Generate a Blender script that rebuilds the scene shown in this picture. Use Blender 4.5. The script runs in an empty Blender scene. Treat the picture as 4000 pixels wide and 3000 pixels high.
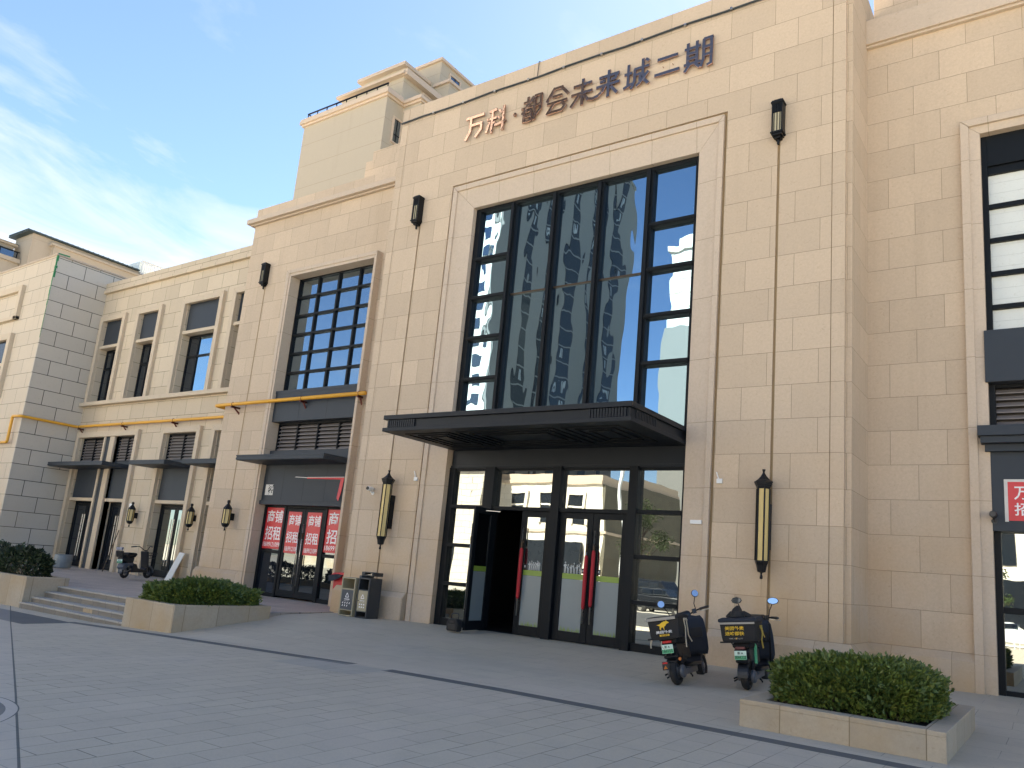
import bpy, bmesh, math, random
from mathutils import Vector, Matrix

# ------------------------------------------------------------------ camera, world, sun, exposure
SC = bpy.context.scene
COL = SC.collection
cam_d = bpy.data.cameras.new('camera')
cam = bpy.data.objects.new('camera', cam_d)
COL.objects.link(cam)
RIGHT = Vector((0.829917637805012, 0.5518933776828793, 0.08155007130549596))
DOWN = Vector((-0.04360832832665466, 0.20990513190592852, -0.9767487646780566))
FWD = Vector((-0.5561789533600705, 0.8070647652260241, 0.1982711188498191))
m = Matrix.Identity(4)
for i in range(3):
    m[i][0] = RIGHT[i]; m[i][1] = -DOWN[i]; m[i][2] = -FWD[i]
m.translation = Vector((0, -15.521, 1.6))
cam.matrix_world = m
cam_d.sensor_width = 36.0
cam_d.sensor_fit = 'HORIZONTAL'
cam_d.lens = 3013.75 / 4000 * 36.0
cam_d.shift_x = -130.14 / 4000
cam_d.shift_y = 120.76 / 4000
cam_d.clip_start = 0.1
cam_d.clip_end = 3000
SC.camera = cam

SUN_EL, SUN_AZ = math.radians(43), math.atan2(-0.42, 0.91)      # azimuth measured from +Y towards +X
SUN_DIR = Vector((math.sin(SUN_AZ) * math.cos(SUN_EL), math.cos(SUN_AZ) * math.cos(SUN_EL), math.sin(SUN_EL)))
SKY_STRENGTH = 0.05
EXPOSURE = 2.52
SC.view_settings.view_transform = 'Standard'
SC.view_settings.look = 'None'
SC.view_settings.gamma = 1
SC.view_settings.use_curve_mapping = False
SC.view_settings.exposure = EXPOSURE
SC.cycles.max_bounces = 8
SC.cycles.diffuse_bounces = 5
SC.cycles.glossy_bounces = 4
SC.cycles.sample_clamp_indirect = 6

W = bpy.data.worlds.new('World')
SC.world = W
W.use_nodes = True
wn, wl = W.node_tree.nodes, W.node_tree.links
wn.clear()
def wnode(t, **kw):
    n = wn.new(t)
    for k, v in kw.items():
        setattr(n, k, v)
    return n
wo = wnode('ShaderNodeOutputWorld')
bg = wnode('ShaderNodeBackground')
bg.inputs['Strength'].default_value = SKY_STRENGTH
wl.new(bg.outputs[0], wo.inputs[0])
sky = wnode('ShaderNodeTexSky', sky_type='NISHITA')
sky.sun_disc = False
sky.sun_elevation = SUN_EL
sky.sun_rotation = SUN_AZ
sky.air_density = 0.78
sky.dust_density = 0.08
sky.ozone_density = 2.0
tc = wnode('ShaderNodeTexCoord')
def wmath(op, a, b=None, clamp=False):
    n = wnode('ShaderNodeMath', operation=op, use_clamp=clamp)
    for i, x in enumerate((a, b)):
        if x is None: continue
        if isinstance(x, (int, float)): n.inputs[i].default_value = x
        else: wl.new(x, n.inputs[i])
    return n.outputs[0]
def wdot(v):
    n = wnode('ShaderNodeVectorMath', operation='DOT_PRODUCT')
    wl.new(tc.outputs['Generated'], n.inputs[0]); n.inputs[1].default_value = v
    return n.outputs['Value']
# wispy clouds: directions are flattened onto a plane at cloud height, then warped noise
sep = wnode('ShaderNodeSeparateXYZ'); wl.new(tc.outputs['Generated'], sep.inputs[0])
zc = wmath('MAXIMUM', sep.outputs[2], 0.06)
zc = wmath('ADD', zc, 0.12)
comb = wnode('ShaderNodeCombineXYZ')
wl.new(wmath('DIVIDE', sep.outputs[0], zc), comb.inputs[0])
wl.new(wmath('DIVIDE', sep.outputs[1], zc), comb.inputs[1])
mp = wnode('ShaderNodeMapping'); wl.new(comb.outputs[0], mp.inputs[0])
mp.inputs['Rotation'].default_value = (0, 0, math.radians(35))
mp.inputs['Scale'].default_value = (1.0, 0.55, 1)
mp.inputs['Location'].default_value = (0.4, 0.9, 0)
nz = wnode('ShaderNodeTexNoise'); wl.new(mp.outputs[0], nz.inputs['Vector'])
nz.inputs['Scale'].default_value = 2.6; nz.inputs['Detail'].default_value = 12
nz.inputs['Roughness'].default_value = 0.6; nz.inputs['Distortion'].default_value = 1.4
# a feathered bank low on the left, a few torn wisps above it, thin veils elsewhere
side = wmath('MULTIPLY', wmath('SUBTRACT', wdot(Vector((-0.88, 0.42, 0.20)).normalized()), 0.60), 3.2, True)
hgt = wmath('MULTIPLY', wmath('SUBTRACT', 0.415, sep.outputs[2]), 10.0)
wisp = wmath('MULTIPLY', wmath('MULTIPLY', wmath('SUBTRACT', wdot(Vector((-0.845, 0.262, 0.465)).normalized()), 0.9935), 160.0, True), 0.75)
nn = wmath('MULTIPLY', wmath('SUBTRACT', nz.outputs['Fac'], 0.50), 4.2)
cl = wmath('ADD', wmath('MAXIMUM', hgt, wmath('SUBTRACT', wisp, 0.85)), nn)
cl = wmath('MULTIPLY', wmath('MULTIPLY', cl, side), 0.62, True)
veil = wmath('MULTIPLY', wmath('SUBTRACT', nz.outputs['Fac'], 0.56), 1.3, True)
cl = wmath('MAXIMUM', cl, veil)
cl = wmath('MULTIPLY', cl, 0.92)
mixc = wnode('ShaderNodeMixRGB')
wl.new(cl, mixc.inputs[0]); wl.new(sky.outputs[0], mixc.inputs[1])
mixc.inputs[2].default_value = (4.0, 4.2, 4.4, 1)
wl.new(mixc.outputs[0], bg.inputs[0])

sd = bpy.data.lights.new('sun', 'SUN')
sd.energy = 5.0
sd.angle = math.radians(0.5)
sd.color = (1.0, 0.93, 0.80)
so = bpy.data.objects.new('sun', sd); COL.objects.link(so)
so.rotation_euler = (-SUN_DIR).to_track_quat('-Z', 'Y').to_euler()
so.location = (0, 0, 60)

rnd = random.Random(7)

# ------------------------------------------------------------------ materials
MATS = {}
def newmat(name):
    mt = bpy.data.materials.new(name); mt.use_nodes = True
    nt = mt.node_tree; nt.nodes.clear()
    out = nt.nodes.new('ShaderNodeOutputMaterial')
    bs = nt.nodes.new('ShaderNodeBsdfPrincipled')
    nt.links.new(bs.outputs[0], out.inputs[0])
    MATS[name] = mt
    return mt, nt, bs, out
class NG:
    def __init__(s, nt): s.nt = nt
    def n(s, t, **kw):
        x = s.nt.nodes.new(t)
        for k, v in kw.items(): setattr(x, k, v)
        return x
    def put(s, sock, v):
        if isinstance(v, bpy.types.NodeSocket): s.nt.links.new(v, sock)
        else: sock.default_value = v
    def math(s, op, a, b=None, c=None, clamp=False):
        x = s.n('ShaderNodeMath', operation=op, use_clamp=clamp)
        for i, v in enumerate((a, b, c)):
            if v is not None: s.put(x.inputs[i], v)
        return x.outputs[0]
    def mix(s, f, a, b, mode='MIX'):
        x = s.n('ShaderNodeMixRGB', blend_type=mode)
        s.put(x.inputs[0], f); s.put(x.inputs[1], a); s.put(x.inputs[2], b)
        return x.outputs[0]
    def noise(s, vec, scale, detail=3, rough=.5, dist=0):
        x = s.n('ShaderNodeTexNoise')
        if vec is not None: s.nt.links.new(vec, x.inputs['Vector'])
        x.inputs['Scale'].default_value = scale; x.inputs['Detail'].default_value = detail
        x.inputs['Roughness'].default_value = rough; x.inputs['Distortion'].default_value = dist
        return x.outputs['Fac']
    def ramp(s, f, lo, hi):
        return s.math('MULTIPLY', s.math('SUBTRACT', f, lo), 1.0 / (hi - lo), clamp=True)
    def bump(s, h, strength, dist, nrm=None):
        x = s.n('ShaderNodeBump'); x.inputs['Strength'].default_value = strength
        x.inputs['Distance'].default_value = dist
        s.put(x.inputs['Height'], h)
        if nrm is not None: s.put(x.inputs['Normal'], nrm)
        return x.outputs[0]

def plain(name, col, rough=.5, metal=0, noise_amt=.15, noise_scale=8, spec=.5, bumpy=0):
    mt, nt, bs, out = newmat(name); g = NG(nt)
    tcn = g.n('ShaderNodeTexCoord')
    f = g.noise(tcn.outputs['Object'], noise_scale, 4, .6)
    c1 = tuple(x * (1 - noise_amt) for x in col) + (1,)
    c2 = tuple(min(1, x * (1 + noise_amt)) for x in col) + (1,)
    g.put(bs.inputs['Base Color'], g.mix(f, c1, c2))
    g.put(bs.inputs['Roughness'], g.math('ADD', g.math('MULTIPLY', f, .2), rough - .1))
    bs.inputs['Metallic'].default_value = metal
    bs.inputs['Specular IOR Level'].default_value = spec
    if bumpy:
        g.put(bs.inputs['Normal'], g.bump(g.noise(tcn.outputs['Object'], noise_scale * 6, 4, .6), bumpy, .01))
    return mt

def stone(name, col, row=.7215, width=1.065, z0=.74, x0=.185, y0=.3, mortar=.0075, vert=True, joint=(.19, .15, .09), vary=.085, speck=.26, stain=.13):
    mt, nt, bs, out = newmat(name); g = NG(nt)
    geo = g.n('ShaderNodeNewGeometry')
    P = g.n('ShaderNodeSeparateXYZ'); nt.links.new(geo.outputs['Position'], P.inputs[0])
    N = g.n('ShaderNodeSeparateXYZ'); nt.links.new(geo.outputs['True Normal'], N.inputs[0])
    isx = g.math('GREATER_THAN', g.math('ABSOLUTE', N.outputs[0]), .7)
    isz = g.math('GREATER_THAN', g.math('ABSOLUTE', N.outputs[2]), .6)
    u = g.math('ADD', g.math('MULTIPLY', g.math('SUBTRACT', P.outputs[0], x0), g.math('SUBTRACT', 1.0, isx)),
               g.math('MULTIPLY', g.math('SUBTRACT', P.outputs[1], y0), isx))
    v = g.math('SUBTRACT', P.outputs[2], z0)
    cb = g.n('ShaderNodeCombineXYZ'); nt.links.new(g.math('ADD', u, 1000 * width), cb.inputs[0]); nt.links.new(g.math('ADD', v, 100 * row), cb.inputs[1])
    br = g.n('ShaderNodeTexBrick', offset=.5 if vert else 0, squash=1.0)
    nt.links.new(cb.outputs[0], br.inputs['Vector'])
    br.inputs['Scale'].default_value = 1.0
    br.inputs['Mortar Size'].default_value = mortar * .5
    br.inputs['Mortar Smooth'].default_value = .15
    br.inputs['Bias'].default_value = 0
    br.inputs['Brick Width'].default_value = width if vert else 1000.0
    br.inputs['Row Height'].default_value = row
    a = tuple(x * (1 - vary) for x in col) + (1,); b = tuple(x * (1 + vary) for x in col) + (1,)
    br.inputs['Color1'].default_value = a; br.inputs['Color2'].default_value = b
    br.inputs['Mortar'].default_value = joint + (1,)
    pos = geo.outputs['Position']
    # fossil-limestone speckle: fine grains, short dark veins, broad warm clouds
    fine = g.noise(pos, 17, 6, .8)
    vein = g.noise(pos, 11, 6, .7, 1.6)
    big = g.noise(pos, .55, 4, .55)
    mid = g.noise(pos, 2.3, 4, .6)
    c = br.outputs['Color']
    c = g.mix(g.math('MULTIPLY', g.ramp(fine, .38, .62), speck), c, tuple(x * .62 for x in col) + (1,))
    c = g.mix(g.math('MULTIPLY', g.ramp(vein, .57, .70), .34), c, tuple(x * y for x, y in zip(col, (.55, .48, .40))) + (1,))
    c = g.mix(g.math('MULTIPLY', g.ramp(mid, .5, .8), .16), c, tuple(min(1, x * y) for x, y in zip(col, (1.18, 1.16, 1.12))) + (1,))
    # rusty-brown weathering near the foot and greyish wash marks high up
    foot = g.math('SUBTRACT', 1.0, g.math('MULTIPLY', P.outputs[2], .2), clamp=True)
    c = g.mix(g.math('MULTIPLY', g.math('MULTIPLY', g.ramp(big, .42, .66), foot), stain * 4.2), c, tuple(x * y for x, y in zip(col, (.92, .72, .42))) + (1,))
    stv = g.n('ShaderNodeMapping'); nt.links.new(pos, stv.inputs[0]); stv.inputs['Scale'].default_value = (1.6, 1.6, .12)
    streak = g.noise(stv.outputs[0], 1.3, 4, .6)
    c = g.mix(g.math('MULTIPLY', g.ramp(streak, .56, .8), stain * 1.6), c, tuple(x * y for x, y in zip(col, (.66, .62, .56))) + (1,))
    g.put(bs.inputs['Base Color'], c)
    bs.inputs['Roughness'].default_value = .72
    bs.inputs['Specular IOR Level'].default_value = .25
    h = g.math('SUBTRACT', g.math('MULTIPLY', fine, .08), br.outputs['Fac'])
    g.put(bs.inputs['Normal'], g.bump(h, .6, .012))
    return mt

BEIGE = (.56, .445, .325)
stone('stone_wall', BEIGE)
stone('stone_trim', (.55, .45, .35), row=1.443, vert=False, mortar=.008, vary=.0)
stone('pale_pane', (.66, .69, .665), row=.235, z0=.05, vert=False, mortar=.008, joint=(.56, .59, .57), vary=0, speck=.03, stain=.02)  # opaque near-white panes with faint horizontal lines
stone('stone_head', (.55, .45, .35), row=50, z0=-20, width=1.19, x0=-13.83 + .3, mortar=.009, vary=.02)
stone('stone_annex', (.57, .475, .35), z0=.57, width=1.15, x0=.0, mortar=.016, joint=(.085, .08, .045), speck=.12)
stone('stone_annex_trim', (.58, .48, .355), row=50, vert=False, vary=0)
stone('stone_panel', (.57, .485, .375), row=.745, width=1.43, z0=.11, x0=-43.45, y0=.535, mortar=.018, joint=(.085, .08, .05), speck=.06, vary=.04)
stone('stone_side', (.56, .51, .43), row=.745, width=1.43, z0=.11, y0=.535, mortar=.030, joint=(.06, .06, .05), speck=.03, vary=.05, stain=.04)
stone('stone_planter', (.46, .385, .285), row=50, z0=-20, width=.82, x0=-3.57 + .1, y0=0, mortar=.012, speck=.26)
stone('stucco_tower', (.42, .37, .29), row=1.95, width=400, z0=.95, mortar=.03, joint=(.30, .25, .18), speck=.05, vary=.0)
stone('stucco_far', (.40, .35, .28), row=3.0, width=400, mortar=.02, joint=(.3, .26, .2), speck=.04, vary=0)
stone('stone_opposite_shaded', (.13, .12, .09), row=.72, width=1.2, mortar=.012, speck=.05)  # side wall of the opposite shops, its shade painted into the stone colour
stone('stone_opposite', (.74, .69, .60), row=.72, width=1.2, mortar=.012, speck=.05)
stone('tower_shaded', (.17, .172, .168), row=3.0, width=400, mortar=.04, joint=(.2, .2, .19), speck=.04, vary=0)  # shaded tower faces: the dimness is put into this colour
stone('tower_opposite', (.60, .58, .54), row=3.0, width=400, mortar=.04, joint=(.4, .38, .35), speck=.04, vary=0)

plain('frame_metal', (.007, .009, .0115), .50, 0, .2, 5, spec=.16)
plain('slate_metal', (.034, .042, .053), .5, 0, .10, 3, spec=.25)
plain('canopy_metal', (.013, .0165, .022), .45, 0, .15, 3, spec=.22)
plain('black_metal', (.007, .0075, .009), .45, 0, .2, 20, spec=.25)
plain('lamp_amber', (.62, .46, .17), .35, 0, .08, 6)
plain('lamp_cream', (.46, .41, .27), .4, 0, .08, 6)
plain('stone_channel', (.27, .19, .10), .8, 0, .2, 6)
plain('bronze', (.07, .05, .035), .35, .8, .2, 10)
plain('gas_yellow', (.72, .36, .03), .42, 0, .10, 6)
plain('bracket_red', (.13, .03, .02), .6, 0, .25, 12)
plain('white_plastic', (.75, .75, .73), .4, 0, .04, 8)
plain('dark_interior', (.018, .014, .012), .6, 0, .3, 2)
plain('poster_red', (.60, .030, .035), .40, 0, .10, 3, bumpy=.35)
plain('poster_white', (.80, .78, .77), .5, 0, .03, 3)
plain('cloth_red', (.35, .010, .018), .7, 0, .2, 30)
plain('steel', (.45, .43, .40), .3, .9, .1, 12)
plain('rubber', (.018, .017, .016), .75, 0, .3, 18, bumpy=.3)
plain('black_plastic', (.014, .014, .016), .38, 0, .25, 14)
plain('grey_plastic', (.10, .105, .115), .35, 0, .15, 10)
plain('navy_cloth', (.016, .020, .030), .8, 0, .3, 16, bumpy=.4)
plain('black_cloth', (.013, .012, .012), .75, 0, .3, 14, bumpy=.5)
plain('silver_trim', (.30, .28, .25), .4, .2, .15, 12)
plain('logo_yellow', (.80, .50, .02), .5, 0, .05, 12)
plain('strap_beige', (.50, .42, .30), .8, 0, .15, 20)
plain('plate_green', (.10, .50, .24), .4, 0, .1, 8)
plain('plate_pale', (.62, .78, .66), .4, 0, .05, 8)
plain('plate_ink', (.02, .06, .03), .5, 0, .05, 8)
plain('light_red', (.55, .02, .02), .25, 0, .1, 10)
plain('bin_dark', (.035, .037, .040), .45, 0, .15, 6)
plain('bin_beige', (.36, .31, .20), .45, 0, .08, 6)
plain('bin_slate', (.045, .055, .068), .45, 0, .12, 6)
plain('bin_red', (.50, .012, .022), .4, 0, .1, 6)
plain('soil', (.035, .026, .018), .95, 0, .4, 18, bumpy=.8)
plain('twig', (.10, .075, .05), .9, 0, .3, 20)
plain('white_board', (.72, .71, .66), .55, 0, .06, 3)
plain('barrel_grey', (.20, .22, .22), .35, 0, .2, 6)
plain('film_frost', (.19, .225, .235), .35, 0, .05, 2)
plain('film_green', (.20, .30, .045), .4, 0, .1, 3)
plain('green_tape', (.02, .20, .06), .5, 0, .3, 14)
plain('cable_dark', (.030, .038, .040), .5, 0, .3, 10)
plain('paper', (.60, .58, .54), .8, 0, .1, 6)
plain('car_dark', (.010, .012, .016), .18, 0, .1, 4)
plain('car_white', (.60, .61, .62), .2, 0, .05, 4)
plain('roof_tile', (.035, .055, .060), .6, 0, .3, 12)
plain('bark', (.09, .065, .045), .9, 0, .35, 14, bumpy=.8)
plain('blind_white', (.66, .70, .67), .25, 0, .05, 1.5)
plain('window_dark', (.012, .015, .020), .12, 0, .3, 2)
plain('curtain_grey', (.30, .32, .33), .8, 0, .2, 2)
plain('fence_white', (.7, .72, .72), .5, 0, .05, 6)
plain('moped_grey', (.085, .10, .125), .3, 0, .15, 10)
plain('moped_pad', (.30, .30, .34), .6, 0, .1, 10)
plain('tail_amber', (.55, .16, .02), .3, 0, .1, 10)

def glassmat(name, refl, tint, base, wave=.010, scale=.9, blue=None):
    mt, nt, bs, out = newmat(name); g = NG(nt)
    nt.nodes.remove(bs)
    geo = g.n('ShaderNodeNewGeometry')
    mp = g.n('ShaderNodeMapping'); nt.links.new(geo.outputs['Position'], mp.inputs[0])
    mp.inputs['Scale'].default_value = (1.5, 1.5, .62)
    h = g.noise(mp.outputs[0], scale, 2, .4)
    nrm = g.bump(h, 1.0, wave)
    gl = g.n('ShaderNodeBsdfGlossy'); gl.inputs['Roughness'].default_value = .008
    gl.inputs['Color'].default_value = tint + (1,)
    nt.links.new(nrm, gl.inputs['Normal'])
    df = g.n('ShaderNodeBsdfDiffuse'); df.inputs['Color'].default_value = base + (1,)
    fr = g.n('ShaderNodeFresnel'); fr.inputs['IOR'].default_value = 1.5
    nt.links.new(nrm, fr.inputs['Normal'])
    f = g.math('ADD', g.math('MULTIPLY', fr.outputs[0], .6), refl, clamp=True)
    mx = g.n('ShaderNodeMixShader')
    nt.links.new(f, mx.inputs[0]); nt.links.new(df.outputs[0], mx.inputs[1]); nt.links.new(gl.outputs[0], mx.inputs[2])
    nt.links.new(mx.outputs[0], out.inputs[0])
    return mt
glassmat('glass_coated', .56, (.62, .86, 1.0), (.010, .013, .018), .0052, .85)
glassmat('glass_door', .34, (.93, 1.0, .97), (.008, .009, .010), .0028, .8)
glassmat('glass_grid', .42, (.70, .88, 1.0), (.014, .018, .024), .001, .8)
glassmat('glass_dim', .07, (.8, .9, 1.0), (.016, .019, .025), .003, .8)
glassmat('tower_glass', .0, (.55, .60, .64), (.030, .036, .042), .002, .8)
glassmat('glass_shop', .13, (.9, 1.0, 1.0), (.010, .012, .014), .004, .8)
glassmat('glass_far', .22, (.75, .88, 1.0), (.010, .014, .022), .002, .8)

def metalmat(name, col, rough, wave):
    mt, nt, bs, out = newmat(name); g = NG(nt)
    geo = g.n('ShaderNodeNewGeometry')
    bs.inputs['Base Color'].default_value = col + (1,)
    bs.inputs['Metallic'].default_value = 1; bs.inputs['Roughness'].default_value = rough
    g.put(bs.inputs['Normal'], g.bump(g.noise(geo.outputs['Position'], 5, 2, .5), 1.0, wave))
metalmat('copper_polished', (.42, .275, .215), .08, .004)
metalmat('mirror', (.85, .88, .92), .02, .0)

def leafmat(name, c1, c2, c3):
    mt, nt, bs, out = newmat(name); g = NG(nt)
    geo = g.n('ShaderNodeNewGeometry')
    f = g.noise(geo.outputs['Position'], 3.2, 3, .6)
    r = geo.outputs['Random Per Island']
    c = g.mix(g.ramp(f, .4, .62), c1 + (1,), c2 + (1,))
    c = g.mix(g.math('MULTIPLY', g.math('GREATER_THAN', r, .80), .75), c, c3 + (1,))
    c = g.mix(g.math('MULTIPLY', r, .6), c, tuple(x * .32 for x in c1) + (1,))
    g.put(bs.inputs['Base Color'], c)
    bs.inputs['Roughness'].default_value = .45
    bs.inputs['Specular IOR Level'].default_value = .4
leafmat('leaf_hedge', (.085, .135, .035), (.155, .205, .035), (.30, .32, .05))
leafmat('leaf_dark', (.035, .055, .028), (.055, .080, .032), (.09, .11, .04))
leafmat('leaf_tree', (.04, .07, .025), (.07, .10, .03), (.1, .13, .04))

# paving
def paving(name):
    mt, nt, bs, out = newmat(name); g = NG(nt)
    geo = g.n('ShaderNodeNewGeometry')
    pos = geo.outputs['Position']
    P = g.n('ShaderNodeSeparateXYZ'); nt.links.new(pos, P.inputs[0])
    X, Y = P.outputs[0], P.outputs[1]
    def brick(uv, bw, rh, c1, c2, mort, msz, off=.5):
        b = g.n('ShaderNodeTexBrick', offset=off)
        cb = g.n('ShaderNodeCombineXYZ'); g.put(cb.inputs[0], uv[0]); g.put(cb.inputs[1], uv[1])
        nt.links.new(cb.outputs[0], b.inputs['Vector'])
        b.inputs['Scale'].default_value = 1; b.inputs['Brick Width'].default_value = bw; b.inputs['Row Height'].default_value = rh
        b.inputs['Mortar Size'].default_value = msz; b.inputs['Mortar Smooth'].default_value = .3; b.inputs['Bias'].default_value = 0
        b.inputs['Color1'].default_value = c1 + (1,); b.inputs['Color2'].default_value = c2 + (1,); b.inputs['Mortar'].default_value = mort + (1,)
        return b
    wob = g.math('MULTIPLY', g.math('SUBTRACT', g.noise(pos, .9, 2), .5), .05)
    Xw, Yw = g.math('ADD', X, wob), g.math('ADD', Y, wob)
    small = brick((g.math('ADD', Yw, 200.0), g.math('ADD', Xw, 200.04)), .62, .335, (.52, .455, .345), (.57, .50, .375), (.13, .122, .10), .006)
    big = brick((g.math('ADD', Xw, 200.3), g.math('ADD', Yw, 201.0)), 1.05, .62, (.53, .465, .355), (.575, .508, .388), (.22, .203, .17), .005)
    walk = g.math('GREATER_THAN', Y, -5.92)
    worn = g.ramp(g.noise(pos, .8, 4, .6, .5), .40, .60)
    js = g.math('MULTIPLY', small.outputs['Fac'], g.math('SUBTRACT', 1.0, g.math('MULTIPLY', worn, .62)))
    jb = g.math('MULTIPLY', big.outputs['Fac'], g.math('SUBTRACT', 1.0, g.math('MULTIPLY', worn, .7)))
    sc = g.mix(js, g.mix(g.math('MULTIPLY', small.outputs['Fac'], 1.0), small.outputs['Color'], (.53, .465, .35, 1)), (.12, .112, .092, 1))
    bc = g.mix(jb, g.mix(g.math('MULTIPLY', big.outputs['Fac'], 1.0), big.outputs['Color'], (.54, .475, .36, 1)), (.22, .203, .17, 1))
    col = g.mix(walk, sc, bc)
    fac = g.math('ADD', g.math('MULTIPLY', small.outputs['Fac'], g.math('SUBTRACT', 1.0, walk)), g.math('MULTIPLY', big.outputs['Fac'], walk))
    # worn, dusty and damp patches
    n1 = g.noise(pos, .42, 5, .6, .6); n2 = g.noise(pos, 2.2, 5, .65); n3 = g.noise(pos, 42, 3, .6)
    col = g.mix(g.math('MULTIPLY', g.ramp(n1, .45, .7), .42), col, (.54, .46, .37, 1))
    col = g.mix(g.math('MULTIPLY', g.ramp(n2, .52, .75), .26), col, (.34, .32, .27, 1))
    col = g.mix(g.math('MULTIPLY', g.ramp(n1, .62, .50), .12), col, (.36, .30, .21, 1))
    col = g.mix(g.math('MULTIPLY', g.ramp(n3, .4, .62), .16), col, (.29, .275, .245, 1))
    spots = g.n('ShaderNodeTexVoronoi'); nt.links.new(pos, spots.inputs['Vector']); spots.inputs['Scale'].default_value = 1.7
    sp = g.math('LESS_THAN', spots.outputs['Distance'], g.math('MULTIPLY', g.noise(pos, .6, 2), .055))
    col = g.mix(g.math('MULTIPLY', sp, .6), col, (.12, .115, .105, 1))
    oil = g.ramp(g.noise(pos, 1.3, 6, .7, 1.2), .60, .72)
    col = g.mix(g.math('MULTIPLY', oil, .24), col, (.24, .23, .21, 1))
    # dark granite band that edges the walkway, with the patched gap, and the dark slabs on the far left
    band = g.math('LESS_THAN', g.math('ABSOLUTE', g.math('ADD', Y, 6.03)), .13)
    gap = g.math('LESS_THAN', g.math('ABSOLUTE', g.math('ADD', X, 9.62)), .40)
    band = g.math('MULTIPLY', band, g.math('SUBTRACT', 1.0, gap))
    band = g.math('MULTIPLY', band, g.math('GREATER_THAN', X, -19.6))
    dk = g.math('MULTIPLY', g.math('LESS_THAN', X, -19.3), g.math('LESS_THAN', g.math('ABSOLUTE', g.math('ADD', Y, 6.6)), .55))
    dark = g.math('MAXIMUM', band, dk)
    col = g.mix(g.math('MULTIPLY', dark, .93), col, (.095, .10, .10, 1))
    # repaired patch next to the gap in the band
    pch = g.math('MULTIPLY', g.math('LESS_THAN', g.math('ABSOLUTE', g.math('ADD', X, 10.1)), .95), g.math('LESS_THAN', g.math('ABSOLUTE', g.math('ADD', Y, 6.45)), .42))
    col = g.mix(g.math('MULTIPLY', pch, .45), col, (.31, .305, .28, 1))
    # long slanting joint and the round inlay on the left
    lx = g.math('ADD', g.math('MULTIPLY', g.math('ADD', X, 11.72), .371), g.math('MULTIPLY', g.math('ADD', Y, 10.42), .928))
    ln = g.math('LESS_THAN', g.math('ABSOLUTE', lx), .011)
    left = g.math('LESS_THAN', lx, 0)
    col = g.mix(g.math('MULTIPLY', left, .30), col, (.53, .48, .42, 1))
    rr = g.math('SQRT', g.math('ADD', g.math('POWER', g.math('ADD', X, 9.70), 2.0), g.math('POWER', g.math('ADD', Y, 12.93), 2.0)))
    ring = g.math('MULTIPLY', g.math('LESS_THAN', g.math('ABSOLUTE', g.math('SUBTRACT', rr, 1.46)), .028), .8)
    ring2 = g.math('LESS_THAN', g.math('ABSOLUTE', g.math('SUBTRACT', rr, 1.60)), .007)
    inside = g.math('LESS_THAN', rr, 1.60)
    ln = g.math('MULTIPLY', ln, g.math('SUBTRACT', 1.0, inside))
    col = g.mix(g.math('MULTIPLY', inside, .5), col, (.54, .49, .43, 1))
    col = g.mix(g.math('MULTIPLY', g.math('MAXIMUM', g.math('MAXIMUM', ring, ring2), ln), .85), col, (.05, .062, .064, 1))
    g.put(bs.inputs['Base Color'], col)
    g.put(bs.inputs['Roughness'], g.math('ADD', .62, g.math('MULTIPLY', n2, .25)))
    bs.inputs['Specular IOR Level'].default_value = .3
    h = g.math('SUBTRACT', g.math('MULTIPLY', n3, .15), fac)
    g.put(bs.inputs['Normal'], g.bump(h, .5, .006))
paving('paving')
def paving2(name, c1, c2):
    mt, nt, bs, out = newmat(name); g = NG(nt)
    geo = g.n('ShaderNodeNewGeometry'); pos = geo.outputs['Position']
    b = g.n('ShaderNodeTexBrick', offset=.5); nt.links.new(pos, b.inputs['Vector'])
    b.inputs['Scale'].default_value = 1; b.inputs['Brick Width'].default_value = .62; b.inputs['Row Height'].default_value = .42
    b.inputs['Mortar Size'].default_value = .006; b.inputs['Color1'].default_value = c1 + (1,); b.inputs['Color2'].default_value = c2 + (1,); b.inputs['Mortar'].default_value = (.08, .08, .08, 1)
    n1 = g.noise(pos, 1.1, 5, .6); n3 = g.noise(pos, 40, 3, .6)
    c = g.mix(g.math('MULTIPLY', g.ramp(n1, .45, .7), .45), b.outputs['Color'], tuple(x * .62 for x in c1) + (1,))
    c = g.mix(g.math('MULTIPLY', g.ramp(n3, .4, .62), .2), c, tuple(x * .6 for x in c1) + (1,))
    g.put(bs.inputs['Base Color'], c); bs.inputs['Roughness'].default_value = .7
paving2('terrace_paving', (.45, .375, .31), (.51, .425, .35))
paving2('step_stone', (.40, .375, .33), (.43, .40, .35))
paving2('riser_stone', (.21, .185, .15), (.235, .205, .165))
paving2('bounce_pale', (.56, .51, .43), (.60, .55, .46))  # light colour for the added bounce sheet
paving2('asphalt', (.085, .085, .088), (.095, .095, .096))

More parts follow.
